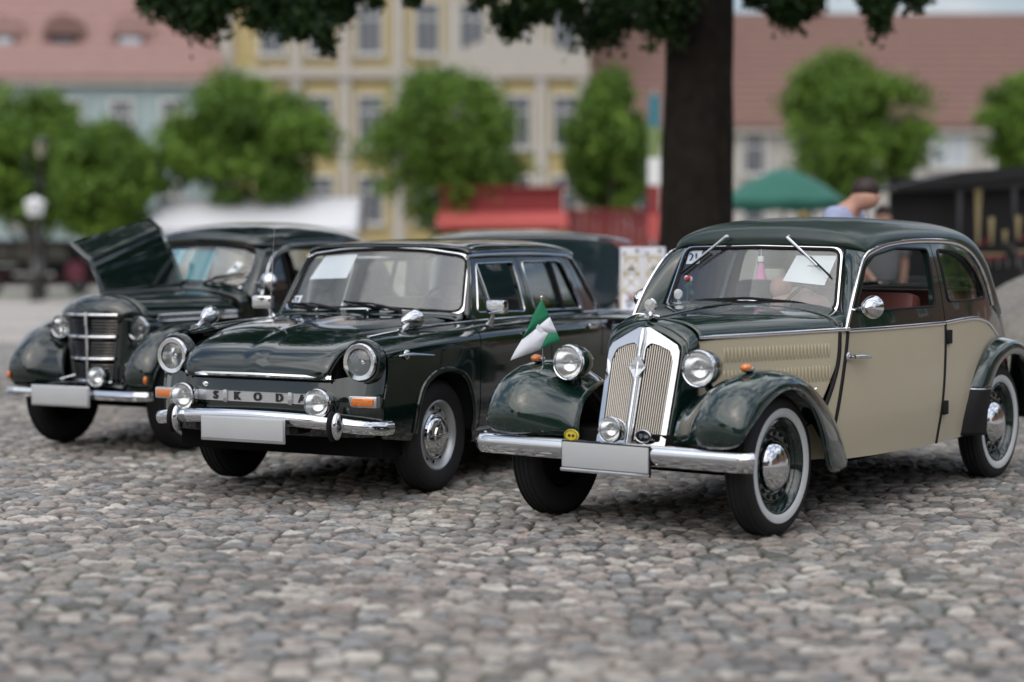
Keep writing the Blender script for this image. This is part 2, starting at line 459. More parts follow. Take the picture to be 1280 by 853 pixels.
def make_steering(car, u, v, z, r=.2, tilt=55):
    rot = Matrix.Rotation(R(tilt), 3, 'X')
    b = MB(); c = Vector((v, u, z))
    b.tube([c+rot @ Vector((r*math.cos(a), r*math.sin(a), 0)) for a in np.linspace(0, 2*math.pi, 40, endpoint=False)], .011, 8, closed=True)
    for a in (0, math.pi, -math.pi/2): b.tube([c+rot @ Vector((.02*math.cos(a), .02*math.sin(a), -.02)), c+rot @ Vector((r*math.cos(a), r*math.sin(a), 0))], .008, 6)
    b.lathe([(.03, -.04), (.035, 0), (.0, .012)], c+rot @ Vector((0, 0, -.01)), rot @ Vector((0, 0, 1)), 16)
    b.tube([c, c+rot @ Vector((0, 0, -.45))], .014, 8)
    return b.build('steering_wheel', M['black'], car)

def trim(name, pts, m, parent, w=.012, h=.006, up=None, s=1, seg=8, closed=False):
    """half-round strip along car points"""
    P = [Lc(u, v*s, z) for u, v, z in pts]
    prof = [(math.cos(2*math.pi*k/seg)*h, math.sin(2*math.pi*k/seg)*w) for k in range(seg)]
    return MB().sweep(P, prof, up=up, closed=closed).build(name, m, parent)

# ------------------------------------------------------------------ CAR A: two-tone saloon of the thirties
def car_two_tone():
    car = empty('vintage_car', (.711, 9.261, 0), -R(36.03))
    tag(car, 'green and cream two-tone pre-war saloon with whitewall tyres and tall upright grille', 'car', 'classic cars parked side by side')
    w = lut([.3, .5, .7, 1.0, 1.4, 1.8, 2.2, 2.5, 2.8, 3.0, 3.2, 3.35], [.50, .56, .612, .65, .672, .675, .662, .630, .578, .53, .44, .34])
    bz = lut([.28, .5, .7, .92, 1.0, 1.15, 1.3, 1.4], [.0, .02, .018, 0, -.012, -.042, -.085, -.125])
    side = lambda u, z: (u, w(u)+bz(z), z)
    sideo = lambda d: (lambda u, z: (u, w(u)+bz(z)+d, z))
    arch = [(.728, .926), (.773, 1.0), (.819, 1.069), (.895, 1.165), (.972, 1.245), (1.03, 1.284), (1.093, 1.305), (1.273, 1.338), (1.549, 1.356), (1.849, 1.359), (2.12, 1.350), (2.30, 1.322), (2.43, 1.270), (2.54, 1.175), (2.60, 1.07), (2.63, .99)]
    belt = [(.752, .916), (1.1, .920), (1.8, .921), (2.1, .928), (2.3, .925), (2.5, .893), (2.68, .82), (2.80, .745)]
    for s in (1, -1):
        # --- cowl strip, door, rear quarter
        panel('cowl_side', [(.693, .916), (.745, .916), (.68, .68), (.628, .464), (.60, .30), (.40, .30), (.44, .45), (.572, .565), (.662, .755)], [], side, M['cream'], car, s)
        d = panel('door', [(.757, .914), (.692, .68), (.640, .464), (.61, .287), (1.0, .282), (1.699, .280), (1.763, .694), (1.802, .914)], [], side, M['cream'], car, s, thick=.03)
        win_d = smooth_poly([(.835, 1.012), (1.70, 1.012), (1.755, 1.315), (1.40, 1.322), (1.12, 1.285), (1.00, 1.225)], .03)
        panel('window_frame', [(.760, .922), (1.802, .924), (1.806, 1.0), (1.815, 1.346), (1.549, 1.346), (1.273, 1.328), (1.10, 1.296), (1.04, 1.276), (.982, 1.238), (.905, 1.158), (.830, 1.064), (.790, 1.0)], [win_d], side, M['green'], d, s, thick=.03)
        e = [q for q in densify(win_d, .04)]
        trim('window_bead', [side(a, b) for a, b in e], M['black'], d, .008, .006, s=s, closed=True, up=(1, 0, 0))
        # wound-down window shows a frame bar behind; the glass stands a third up at the front only
        hb = MB()
        hb.lathe([(.022, 0), (.024, .004), (.018, .010), (.008, .012), (.008, .035)], Lc(.735, (w(.735)+bz(.79))*s, .792), (s, 0, 0), 16)
        hb.tube([Lc(.730, (w(.73)+bz(.79)+.038)*s, .793), Lc(.80, (w(.8)+bz(.79)+.040)*s, .790), Lc(.885, (w(.88)+bz(.79)+.036)*s, .784)], [.011, .012, .007], 10)
        hb.build('door_handle', M['chrome'], d)
        trim('belt_trim', [side(u, z) for u, z in densify(belt[:3], .1)[:12]], M['chrome'], d, .011, .007, s=s) if False else None
        bl = [side(u, .918) for u in np.linspace(.757, 1.803, 14)]
        trim('belt_trim', bl, M['chrome'], d, .011, .008, s=s, up=(0, 0, 1))
        for zz in (.845, .47):
            uu = 1.80 if zz > .6 else 1.735
            MB().box(Lc(uu+.02, (w(uu)+bz(zz)+.010)*s, zz), (.02, .055, .075), 0, None, .006).build('hinge', M['black'], d)
        for ln in ([(.751, .914), (.686, .68), (.634, .464), (.60, .285)], [(1.807, .914), (1.768, .694), (1.703, .280)]):
            trim('door_seal', [sideo(-.002)(u, z) for u, z in [tuple(p) for p in spl(ln, 16)]], M['black'], d, .013, .010, s=s, up=(0, 1, 0))
        trim('bonnet_seal', [sideo(-.002)(u, z) for u, z in [tuple(p) for p in spl([(.690, .914), (.658, .755), (.568, .565), (.49, .47)], 16)]], M['black'], car, .012, .010, s=s, up=(0, 1, 0))
        # rear quarter: cream below the belt, green above
        ql = [(1.812, .916)]+[(u, z-.004) for u, z in belt[3:]]+[(2.86, .70), (2.95, .60)]+[(2.6+.40*math.cos(a), .33+.40*math.sin(a)) for a in np.linspace(.7, math.pi-.05, 12)]+[(2.20, .29), (1.708, .280), (1.773, .694)]
        q = panel('quarter_panel', ql, [], side, M['cream'], car, s)
        win_q = smooth_poly([(1.882, 1.030), (1.882, 1.312), (2.10, 1.302), (2.27, 1.262), (2.40, 1.18), (2.47, 1.09), (2.485, 1.030)], .04)
        qu = [(1.812, .924)]+[(u, z+.004) for u, z in belt[3:]]+[(2.86, .80), (2.78, .90), (2.72, .95), (2.64, .99)]+[(u, z-.008) for u, z in arch[:8:-1]]+[(1.823, 1.345), (1.815, 1.0)]
        qp = panel('quarter_upper', qu, [win_q], side, M['green'], q, s)
        panel('quarter_window', win_q, [], sideo(-.015), M['glass'], q, s, thick=.004)
        trim('window_bead', [side(a, b) for a, b in densify(win_q, .04)], M['black'], q, .008, .006, s=s, closed=True, up=(1, 0, 0))
        trim('belt_trim', [side(u, z) for u, z in [tuple(p) for p in spl([(1.812, .918)]+belt[3:], 24)]], M['chrome'], q, .011, .008, s=s)
        # chrome drip moulding over the doors
        trim('drip_moulding', [sideo(.008)(u, z) for u, z in [tuple(p) for p in spl(arch, 60)]], M['chrome'], car, .013, .010, s=s, up=(0, 0, 1) if False else None)
        # windscreen pillar: between the screen edge and the door arch
        Eo = [(u, w(u)+bz(z), z) for u, z in arch[:7]]
        Ei = [(.868, .516, .988), (.890, .508, 1.04), (.917, .499, 1.10), (.954, .488, 1.18), (.986, .478, 1.25), (1.008, .470, 1.295), (1.024, .465, 1.325)]
        Em = [((a[0]+b[0])/2-.018, (a[1]+b[1])/2+.012, (a[2]+b[2])/2) for a, b in zip(Eo, Ei)]
        surf('windscreen_pillar', grid_dense(np.array(list(zip(Eo, Em, Ei))), 24, 9), M['green'], car, s, .02, out=(1, -1, 0))
        # --- hood side with louvres
        hv = lambda u, z: (u, .25+(u+.03)*.49+.016*math.sin(math.pi*min(1, max(0, (u+.03)/.85)))+bz(z)*min(1, max(0, u/.6)), z)
        hs = panel('bonnet_side', [(-.045, .890), (.10, .897), (.35, .908), (.685, .914), (.652, .755), (.56, .565), (.53, .46), (.10, .46), (-.045, .50)], [], hv, M['cream'], car, s)
        lv = MB()
        for z0, z1 in ((.782, .866), (.668, .758)):
            for k in range(30):
                u = .075+k*.0185; zt = (z1-z0)/2-.004; zt2 = .0
                zc_ = (z0+z1)/2+.012*(u-.35); c = Lc(u, (hv(u, zc_)[1]+.001)*s, zc_)
                rot = Matrix.Rotation(-math.atan(.49)*s, 3, 'Z')
                lv.ball(c, (.010, .0058, zt), 0, 10, rot)
        lv.build('louvres', M['cream'], hs)
        trim('bonnet_trim', [hv(u, .905+.02*(u+.05)/.75) for u in np.linspace(-.045, .745, 14)], M['chrome'], car, .011, .008, s=s, up=(0, 0, 1))
        # bonnet latch
        MB().tube([Lc(.52, .53*s, .60), Lc(.50, .55*s, .63), Lc(.53, .565*s, .645)], .007, 6).build('bonnet_latch', M['chrome'], hs)
        # --- front fender
        crest = [(-.455, .555, .438), (-.475, .56, .50), (-.462, .565, .59), (-.375, .575, .70), (-.19, .59, .765), (.02, .60, .768), (.20, .612, .722), (.37, .625, .632), (.52, .64, .505), (.61, .645, .39), (.665, .645, .275)]
        rim = [(-.440, .690, .468), (-.435, .712, .508), (-.385, .728, .562), (-.285, .735, .634), (-.14, .738, .685), (0., .74, .682), (.13, .74, .618), (.245, .738, .505), (.315, .735, .375), (.375, .728, .288), (.47, .72, .262)]
        inner = [(-.30, .262, .432), (-.30, .266, .47), (-.28, .27, .53), (-.22, .28, .60), (-.10, .30, .650), (.05, .35, .665), (.20, .41, .645), (.33, .48, .58), (.46, .54, .47), (.56, .575, .37), (.63, .60, .28)]
        nst = 44
        Cr, Ri, In = spl(crest, nst), spl(rim, nst), spl(inner, nst); G = []
        for c, r_, i_ in zip(Cr, Ri, In):
            row = []
            for k in range(12):
                x = k/11.; sm = math.sin(x*math.pi/2)**1.35
                row.append((i_[0]+(c[0]-i_[0])*sm, i_[1]+(c[1]-i_[1])*x, i_[2]+(c[2]-i_[2])*sm))
            for k in range(1, 12):
                a = k/11.*math.pi/2; S_, C_ = math.sin(a)**.9, math.cos(a)**.9
                row.append((r_[0]+(c[0]-r_[0])*C_, c[1]+(r_[1]-c[1])*S_, r_[2]+(c[2]-r_[2])*C_))
            # rolled lip
            row.append((r_[0]*.97, r_[1]-.012, r_[2]-.012))
            G.append(row)
        ff = surf('front_fender', G, M['green'], car, s, .007, out=(.5, -.3, 1))
        trim('fender_bead', [tuple(p) for p in spl(rim, 60)], M['green'], ff, .006, .006, s=s)
        # amber signal on the fender crown
        b = MB(); c0 = Lc(-.185, .585*s, .782)
        b.ball(c0, (.030, .045, .018), 0, 14)
        sg = b.build('turn_signal', M['chrome'], car)
        MB().ball((c0[0], c0[1]-.016, c0[2]+.006), (.027, .034, .020), 0, 14).build('amber_lens', M['orange'], sg)
        # --- rear fender
        Ra = [(2.03, .665, .293), (2.05, .672, .40), (2.10, .680, .505), (2.17, .683, .60), (2.29, .675, .70), (2.44, .660, .775), (2.62, .645, .808), (2.82, .62, .785), (3.02, .57, .69), (3.17, .50, .55), (3.25, .46, .40), (3.27, .45, .30)]
        Rr = [(2.23, .742, .286), (2.238, .745, .40), (2.262, .748, .505), (2.31, .750, .59), (2.385, .750, .662), (2.49, .748, .706), (2.62, .745, .722), (2.76, .74, .70), (2.89, .735, .62), (2.96, .73, .50), (2.99, .72, .40), (2.995, .71, .30)]
        Rm = [(a[0]*.42+b_[0]*.58-(.035 if a[0] < 2.4 else -.03 if a[0] > 2.9 else 0), b_[1]-.012, a[2]*.45+b_[2]*.55+(.022 if 2.2 < a[0] < 3.1 else .0)) for a, b_ in zip(Ra, Rr)]
        Rl = [(2.6+(r_[0]-2.6)*.965, r_[1]-.016, .33+(r_[2]-.33)*.965) for r_ in Rr]
        Gm = grid_dense(np.array([[a, m_, r_, l] for a, m_, r_, l in zip(Ra, Rm, Rr, Rl)]), 56, 16)
        k0 = next(i for i in range(56) if Gm[i, 5, 2] > .525)
        rf = surf('rear_fender', Gm[k0:], M['green'], car, s, .007, out=(1, 0, .4))
        surf('stone_guard', Gm[:k0+1], M['black'], rf, s, .007, out=(1, 0, .4))
        trim('guard_strip', [tuple(Gm[k0, j]) for j in range(16)], M['chrome'], rf, .005, .005, s=s)
        # wheels
        make_wheel(car, 0, .595, .325, s, .325, .135, 'prewar')
        make_wheel(car, 2.6, .605, .325, s, .325, .135, 'prewar')
    # headlamps on stalks
    for s in (1, -1):
        h = make_lamp('headlight', car, -.245, .363*s, .777, .087, .16, M['chrome'], (.02*s, .0), M['green'], .10)
        MB().tube([Lc(-.17, .363*s, .71), Lc(-.15, .37*s, .66), Lc(-.13, .38*s, .62)], [.022, .018, .03], 10).build('lamp_stalk', M['green'], h).matrix_parent_inverse = Matrix.Translation(-Vector(Lc(-.245, .363*s, .777)))
    fg = make_lamp('fog_lamp', car, -.40, -.02, .487, .062, .085, M['chrome'], (0, 0), M['chrome'], .1)
    # --- radiator shell and grille
    def G(v, z): return (-.262+(z-.411)*.275-.028*(1-min(1, abs(v)/.2)), v, z)
    oh = [(.19, .405), (.194, .60), (.198, .80), (.196, .845), (.180, .875), (.10, .918), (.03, .953)]
    outl = [(-v, z) for v, z in oh]+[(v, z) for v, z in oh[::-1]]
    hole = smooth_poly([(.020, .425), (.163, .425), (.170, .80), (.150, .848), (.09, .872), (.045, .882), (.022, .86)], .012, 4)
    hole2 = [(-v, z) for v, z in hole]
    gr = panel('grille', outl, [hole, hole2], G, M['chrome'], car, 1, .03, .03, .015, out=(0, -1, .1))
    bb = MB()
    for s in (1, -1):
        for k in range(13):
            v = (.026+k*.0112)*s; zt = 0
            for z in np.linspace(.5, .88, 60):
                if inside((abs(v)*(.165/.172), z), hole): zt = z
            sk = lambda z: v*(1+.05*(z-.43)/.4)
            bb.tube([Lc(G(v, z)[0]+.014, sk(z), z) for z in (.43, .6, .75, zt)], .0036, 6)
    bb.build('grille_bars', M['silverbar'], gr)
    panel('grille_screen', [(v*.97, z-.004) for v, z in outl], [], lambda v, z: (G(v, z)[0]+.035, v, z), M['dark'], gr, 1, .004, .06, .04, out=(0, -1, 0))
    d = MB(); dc = Vector(Lc(G(0, .768)[0]-.012, 0.0, .768))
    d.poly([dc+Vector((0, .006, .058)), dc+Vector((.047, .0, 0)), dc+Vector((0, -.022, -.058)), dc+Vector((-.047, 0, 0))], .006, (0, 1, 0)); dia = d.build('diamond_emblem', M['alu'], gr, smooth=False)
    text('emblem_letters', 'DKW', .026, M['plate'], gr, dc+Vector((0, -.004, .001)), (R(90-15), 0, 0), .001)
    MB().tube([Lc(G(0, z)[0]-.006, 0, z) for z in np.linspace(.415, .945, 12)], [.011]*9+[.014, .018, .012], 10).build('centre_rib', M['chrome'], gr)
    MB().lathe([(.0, .0), (.040, .0), (.043, .004), (.040, .008), (0, .009)], (0, 0, 0), (0, -1, 0), 30).build('oval_badge', M['navy'], gr, loc=Lc(-.285, .092, .452))
    bd = [c for c in gr.children if c.name.startswith('oval_badge')][0]; bd.scale = (1.05, 1, .72)
    b2 = MB().tube([Lc(-.296, .092+.042*math.cos(a), .452+.029*math.sin(a)) for a in np.linspace(0, 2*math.pi, 32, endpoint=False)], .0025, 6, closed=True)
    b2.poly([Lc(-.297, .073, .463), Lc(-.297, .091, .463), Lc(-.297, .091, .450), Lc(-.297, .082, .440), Lc(-.297, .073, .450)], .002, (0, -1, 0)); b2.box(Lc(-.297, .110, .452), (.022, .003, .012)); b2.build('badge_crest', M['alu'], gr, smooth=False)
    yb = MB().lathe([(0, 0), (.040, 0), (.042, .004), (.04, .008), (0, .009)], (0, 0, 0), (0, -1, 0), 30).build('yellow_badge', M['yellow'], car, loc=Lc(-.455, -.20, .453)); yb.scale = (1, 1, .70)
    yk = MB().tube([(.034*math.cos(a), -.010, .034*math.sin(a)) for a in np.linspace(0, 2*math.pi, 30, endpoint=False)], .0016, 5, closed=True)
    for dx in (-.010, .012): yk.ball((dx, -.010, 0), (.009, .002, .010), 0, 10)
    yk.build('badge_marks', M['inkblack'], yb)
    # shell: from the grille outline back to the bonnet edge
    def mirror_loop(h): return [(-v, z) for v, z in h]+[(v, z) for v, z in h[::-1]]
    o1 = mirror_loop([(.192, .402), (.197, .60), (.201, .80), (.199, .848), (.182, .879), (.10, .923), (.0, .958)][:6]+[(.0, .960)])
    mid = mirror_loop([(.212, .405), (.222, .60), (.228, .80), (.226, .865), (.198, .908), (.105, .957), (.0, .980)])
    bck = mirror_loop([(.238, .41), (.246, .60), (.25, .80), (.249, .878), (.215, .937), (.115, .978), (.0, .992)])
    L1 = spl(o1, 60); L2 = spl(mid, 60); L3 = spl(bck, 60); Gs = []
    for a, b, c in zip(L1, L2, L3):
        ua = G(a[0], a[1])[0]
        Gs.append([(ua+.012, a[0], a[1]), (ua+.035, .4*a[0]+.6*b[0], .4*a[1]+.6*b[1]), (-.13+(b[1]-.411)*.06, b[0], b[1]), (-.055, c[0], c[1])])
    surf('radiator_shell', grid_dense(np.array(Gs), 60, 12), M['green'], car, 1, .006)
    MB().box(Lc(.16, 0, .58), (.36, .34, .56)).build('engine_block', M['dark'], car)
    # --- bonnet top + scuttle
    E = [(-.048, .250, .892), (.10, .320, .902), (.30, .425, .912), (.50, .524, .918), (.685, .606, .922)]
    C = [(-.048, 0, .992), (.10, 0, 1.004), (.30, 0, 1.020), (.50, 0, 1.032), (.685, 0, 1.040)]
    bo = surf('bonnet', dome(E, C, 26, 18, 2.4), M['green'], car, 1, .008, out=(0, 0, 1))
    MB().tube([(0, u, z+.004) for u, _, z in [tuple(p) for p in spl(C, 12)]], .005, 6).build('centre_hinge', M['green'], bo)
    E = [(.690, .604, .922), (.735, .612, .932), (.81, .59, .965), (.862, .54, .985)]
    C = [(.690, 0, 1.041), (.74, 0, 1.044), (.80, 0, 1.049), (.845, 0, 1.054)]
    surf('scuttle', dome(E, C, 10, 18, 2.6), M['green'], car, 1, .008, out=(0, 0, 1))
    # --- windscreen
    def W(v, z): return (.845+(z-1.05)*.45+.045*(v/.5)**2, v, z)
    wo = smooth_poly([(-.508, .995), (-.30, 1.038), (0, 1.056), (.30, 1.038), (.508, .995), (.466, 1.328), (0, 1.338), (-.466, 1.328)], .05, 5)
    wi = [(v*.965, 1.175+(z-1.175)*.93) for v, z in wo]
    ws = panel('windscreen', wi, [], lambda v, z: (W(v, z)[0]+.006, v, z), M['ws'], car, 1, .005, .06, .03, out=(0, -1, 0))
    panel('windscreen_frame', wo, [wi], W, M['chrome'], ws, 1, .015, .05, .02, out=(0, -1, 0))
    wi2 = [(v*.985, 1.175+(z-1.175)*.972) for v, z in wi]
    trim('rubber_seal', [W(v, z) for v, z in densify(wi, .05)], M['black'], ws, .006, .008, closed=True, up=(0, -1, 0))
    # --- roof and tail
    E = [(1.012, .40, 1.334), (1.024, .470, 1.327), (1.045, .530, 1.316)]+[(u, w(u)+bz(z), z) for u, z in arch[6:]]+[(2.68, w(2.68)-.005, .955), (2.74, w(2.74)-.005, .92)]
    C = [(.995, 0, 1.342), (.998, 0, 1.385), (1.04, 0, 1.432), (1.15, 0, 1.463), (1.3, 0, 1.478), (1.6, 0, 1.487), (1.95, 0, 1.482), (2.28, 0, 1.474), (2.56, 0, 1.445), (2.75, 0, 1.385), (2.88, 0, 1.29), (2.96, 0, 1.17), (3.03, 0, 1.06), (3.07, 0, .99), (3.09, 0, .95)]
    def rear_hole(V, F):
        k = [f for f in F if not (np.all(np.abs(V[list(f), 0]) < .43) and np.all(V[list(f), 1] > 2.45) and np.all(V[list(f), 2] > 1.09) and np.all(V[list(f), 2] < 1.34))]
        return V, k
    P_ = dome(E, C, 90, 26, 2.5)
    surf('roof', P_, M['green_soft'], car, 1, .012, out=(0, 0, 1), cut=rear_hole)
    def only_hole(V, F): k_ = set(rear_hole(V, F)[1]); return V, [f for f in F if f not in k_]
    surf('rear_window', P_-np.array([.008, 0, .004]), M['glass'], car, 1, .004, out=(0, 0, 1), cut=only_hole)
    Pl = P_.copy(); Pl[..., 1] *= .955; Pl[..., 2] = .9+(Pl[..., 2]-.9)*.945; Pl[..., 0] = 1.75+(Pl[..., 0]-1.75)*.95
    surf('headlining', Pl, M['headliner'], car, 1, .003, out=(0, 0, 1), cut=lambda V, F: (V, [f for f in F if not (np.all(np.abs(V[list(f), 0]) < .42) and np.all(V[list(f), 1] > 2.38) and np.all(V[list(f), 2] > 1.07) and np.all(V[list(f), 2] < 1.325))]))
    E = [(2.74, w(2.74)-.004, .92), (2.82, w(2.82)-.004, .82), (2.95, w(2.95), .66), (3.02, w(3.02), .5), (3.04, .5, .34), (3.02, .5, .29)]
    C = [(3.09, 0, .95), (3.20, 0, .86), (3.32, 0, .70), (3.38, 0, .52), (3.38, 0, .36), (3.35, 0, .29)]
    surf('tail', dome(E, C, 30, 16, 2.4), M['green'], car, 1, .008, out=(0, 1, .3))
    MB().sweep([Lc(3.36, -.7, .40), Lc(3.46, -.4, .40), Lc(3.49, 0, .40), Lc(3.46, .4, .40), Lc(3.36, .7, .40)], [(-.01, -.04), (.012, -.04), (.018, 0), (.012, .04), (-.01, .04)], up=(0, 0, 1)).build('rear_bumper', M['chrome'], car)
    for s in (1, -1): MB().ball(Lc(3.22, .56*s, .62), (.035, .05, .045), 0, 12).build('tail_lamp', M['red'], car)
    # --- front bumper and plate
    bp_ = [(-.36, -.775), (-.41, -.752), (-.432, -.70), (-.440, -.5), (-.445, -.25), (-.447, 0), (-.445, .25), (-.440, .5), (-.437, .66), (-.432, .71), (-.410, .735)]
    prof = [(.0, -.048), (-.018, -.046), (-.030, -.030), (-.036, -.010), (-.040, .012), (-.034, .030), (-.022, .044), (.0, .048), (.006, .04), (-.012, .0), (.006, -.04)]
    bu = MB().sweep([Lc(u, v, .385) for u, v in [tuple(p) for p in spl(bp_, 50)]], [(-a, b) for a, b in prof], up=(0, 0, 1)).build('front_bumper', M['chrome'], car)
    for s in (1, -1): MB().box(Lc(-.40, .22*s, .37), (.05, .09, .05)).build('bumper_iron', M['dark'], bu)
    pl = MB().box(Lc(-.487, .005, .366), (.475, .012, .118), 0, None, .004).build('number_plate', M['plate'], car)
    MB().box(Lc(-.480, .005, .366), (.490, .012, .132), 0, None, .004).build('plate_backing', M['black'], pl)
    MB().box(Lc(-.486, .005, .296), (.49, .02, .018), 0, None, .005).build('plate_rail', M['chrome'], pl)
    # --- wipers hang from the brow
    for i, (v0, z0, v1, z1) in enumerate(((-.19, 1.378, -.445, 1.185), (.175, 1.378, .436, 1.180))):
        p0 = Vector(Lc(W(v0, z0)[0]-.045, v0, z0)); p1 = Vector(Lc(W(v1, z1)[0]-.012, v1, z1)); mid = p0.lerp(p1, .45)
        mid.y = W(mid.x, mid.z)[0]-.03
        wp = MB().tube([p0+Vector((0, .02, .002)), p0, mid, p0.lerp(p1, .72)+Vector((0, -.012, 0))], [.012, .009, .006, .005], 8).build('wiper', M['alu'], car)
        q0 = p0.lerp(p1, .40) if i == 0 else p0.lerp(p1, .5)
        q = [Vector((q0.x, W(q0.x, q0.z)[0]-.008, q0.z)), Vector((p1.x, W(p1.x, p1.z)[0]-.008, p1.z))]
        MB().tube(q, .007 if i == 0 else .005, 6).build('wiper_blade', M['black'], wp)
    # --- mirrors
    for s in (1, -1):
        mc = Vector(Lc(.66, .80*s, 1.042)) if s > 0 else Vector(Lc(1.0, -.715, 1.045)); b = MB()
        b.lathe([(0, -.085), (.022, -.075), (.042, -.045), (.054, -.012), (.057, 0), (.054, .006)], mc, Vector((0, 1, 0)) if s > 0 else Vector((0, 1, 0)), 28)
        b.tube([mc+Vector((0, -.03, 0)), mc+Vector((-.07*s, .02, -.006)), Vector(Lc(.80, (w(.8)+bz(1.0))*s, 1.02))], [.006, .006, .007], 8)
        mr = b.build('mirror', M['chrome'], car)
        MB().lathe([(.052, .0), (.0, .001)], mc+Vector((0, .008, 0)), (0, 1, 0), 24).build('mirror_glass', M['reflector'], mr)
    # --- temperature gauge mascot on the nose
    b = MB(); c = Vector(Lc(-.085, 0, .998))
    b.lathe([(.035, 0), (.034, .010), (.014, .016), (.011, .028)], c, (0, 0, 1), 20)
    b.lathe([(.0, -.012), (.030, -.010), (.034, 0), (.030, .010), (0, .012)], c+Vector((0, 0, .058)), (0, 1, 0), 24)
    b.tube([c+Vector((-.055, .01, .006)), c+Vector((0, 0, .012)), c+Vector((.055, -.005, .006))], [.004, .01, .004], 8)
    b.build('radiator_mascot', M['chrome'], car)
    # --- interior
    make_steering(car, 1.02, .30, .98, .19, 62)
    make_seat(car, 1.45, .31, .52, M['maroon'], .50, .50); make_seat(car, 1.45, -.31, .52, M['interior'], .50, .56, head=True)
    b = MB().box(Lc(2.28, 0, .52), (1.1, .5, .2), 0, None, .05); b.box(Lc(2.55, 0, .80), (1.1, .14, .55), 0, Matrix.Rotation(R(-12), 3, 'X'), .05); b.build('rear_bench', M['maroon'], car)
    MB().box(Lc(2.78, 0, .86), (.95, .03, .34)).build('rear_bulkhead', M['trimgrey'], car)
    MB().box(Lc(.93, 0, .93), (1.06, .10, .14), 0, None, .03).build('dashboard', M['trimgrey'], car)
    MB().box(Lc(1.5, 0, .30), (1.10, 2.9, .10)).build('floor_pan', M['dark'], car)
    MB().box(Lc(.02, 0, .40), (.86, .55, .12)).build('front_axle', M['dark'], car)
    for s in (1, -1):   # linings
        panel('door_lining', [(.80, .34), (1.68, .34), (1.76, .99), (.86, .99)], [], sideo(-.055), M['trimgrey'], car, s, thick=.006)
        panel('quarter_lining', [(1.80, .34), (2.22, .34), (2.25, .72), (2.62, .80), (2.60, 1.0), (1.80, 1.0)], [], sideo(-.05), M['trimgrey'], car, s, thick=.006)
    MB().box(Lc(.72, 0, .62), (1.08, .02, .58)).build('bulkhead', M['dark'], car)
    # --- pennant on the right fender
    pv = -.545; pu = -.20
    pn = MB().tube([Lc(pu, pv, .76), Lc(pu-.01, pv+.002, .90), Lc(pu-.02, pv+.004, 1.085)], .0035, 8).build('pennant_staff', M['chrome'], car)
    MB().ball(Lc(pu-.02, pv+.004, 1.088), .008, 0, 10).build('staff_tip', M['chrome'], pn)
    # flag plane: x to the right of the picture, hangs and folds
    def fp(x, z): return Vector((pv+.006+x*.83, pu-.022+x*.56+.007*math.sin(x*30+z*14), 1.078+z))
    fl = MB()
    def tri(poly, mi):
        P = densify(poly, .02); c = fp(sum(p[0] for p in P)/len(P), sum(p[1] for p in P)/len(P))
        q = [fp(*p) for p in P]; n = len(q); fl.add([c]+q, [(0, 1+i, 1+(i+1) % n) for i in range(n)], mi)
    A_, B_, C_ = (.0, .0), (.094, -.205), (-.150, -.300)
    l = lambda p, q, t: (p[0]+(q[0]-p[0])*t, p[1]+(q[1]-p[1])*t)
    AB = lambda t: l(A_, B_, t); AC = lambda t: l(A_, C_, t); BC = lambda t: l(B_, C_, t)
    K = l(AB(.42), AC(.72), .42)
    tri([A_, AB(.42), K, AC(.66)], 0); tri([AB(.42), AB(.80), l(K, AB(.9), .55), K], 1)
    tri([AB(.80), B_, BC(.42), l(K, AB(.9), .55)], 0); tri([K, l(K, AB(.9), .55), BC(.42), C_, AC(.66)], 1)
    f_ = fl.build('pennant', [M['flag_green'], M['flag_white']], pn, smooth=True, angle=None, fix=False)
    md = f_.modifiers.new('cloth', 'SOLIDIFY'); md.thickness = .002
    q = MB()
    def fpf(p): return fp(*p)+Vector((-.004, -.006, 0))
    c1 = l(K, AB(.55), .3)
    q.poly([fpf((c1[0]-.018, c1[1]-.005)), fpf((c1[0]+.012, c1[1]-.030)), fpf((c1[0]+.020, c1[1]-.018)), fpf((c1[0]-.006, c1[1]+.012))], .001, (0, -1, 0)); q.build('pennant_crest', M['flag_white'], pn, smooth=False)
    # --- things inside, each its own
    fr = Matrix.Translation(car.location) @ Matrix.Rotation(car.rotation_euler.z, 4, 'Z')
    def inside_thing(o, label, cat, group=None):
        o.matrix_world = fr; return tag(o, label, cat, group)
    def on_ws(pts, off=.012, th=.0015):
        return MB().poly([Lc(W(v, z)[0]+off, v, z) for v, z in pts], th, (0, 1, 0))
    o = on_ws([(.165, 1.155), (.395, 1.135), (.43, 1.285), (.212, 1.285)], .03).build('paper_sheet', M['paper'], None, smooth=False)
    inside_thing(o, 'white sheet of paper in the windscreen of the green and cream car', 'paper sheet', 'papers behind windscreens')
    l_ = MB().box(Lc(W(.32, 1.235)[0]+.026, .32, 1.232), (.075, .001, .004)).build('print_line', M['inkblack'], o, smooth=False)
    o = on_ws([(-.440, 1.235), (-.352, 1.238), (-.350, 1.308), (-.434, 1.305)]).build('number_card', M['paper'], None, smooth=False)
    inside_thing(o, 'white card numbered 21 in the windscreen corner of the green and cream car', 'number card', 'entrant number cards')
    text('card_number', '21', .058, M['ink'], o, Lc(W(-.395, 1.271)[0]+.008, -.395, 1.270), (R(90), 0, 0), .001, bold=.0012)
    b = MB(); c = Vector(Lc(1.14, .085, 1.0))
    b.ball(c+Vector((-.03, -.02, .115)), (.062, .058, .062), 0, 20); b.ball(c+Vector((-.015, 0, .03)), (.075, .07, .075), 0, 20)
    b.ball(c+Vector((.075, .02, .06)), (.10, .06, .055), 0, 20, Matrix.Rotation(R(15), 3, 'Y')); b.ball(c+Vector((.17, .02, .03)), (.06, .045, .05), 0, 16)
    inside_thing(b.build('plush_toy', M['pink'], None), 'pink plush toy with a round nose on the dashboard behind the steering wheel', 'plush toy')
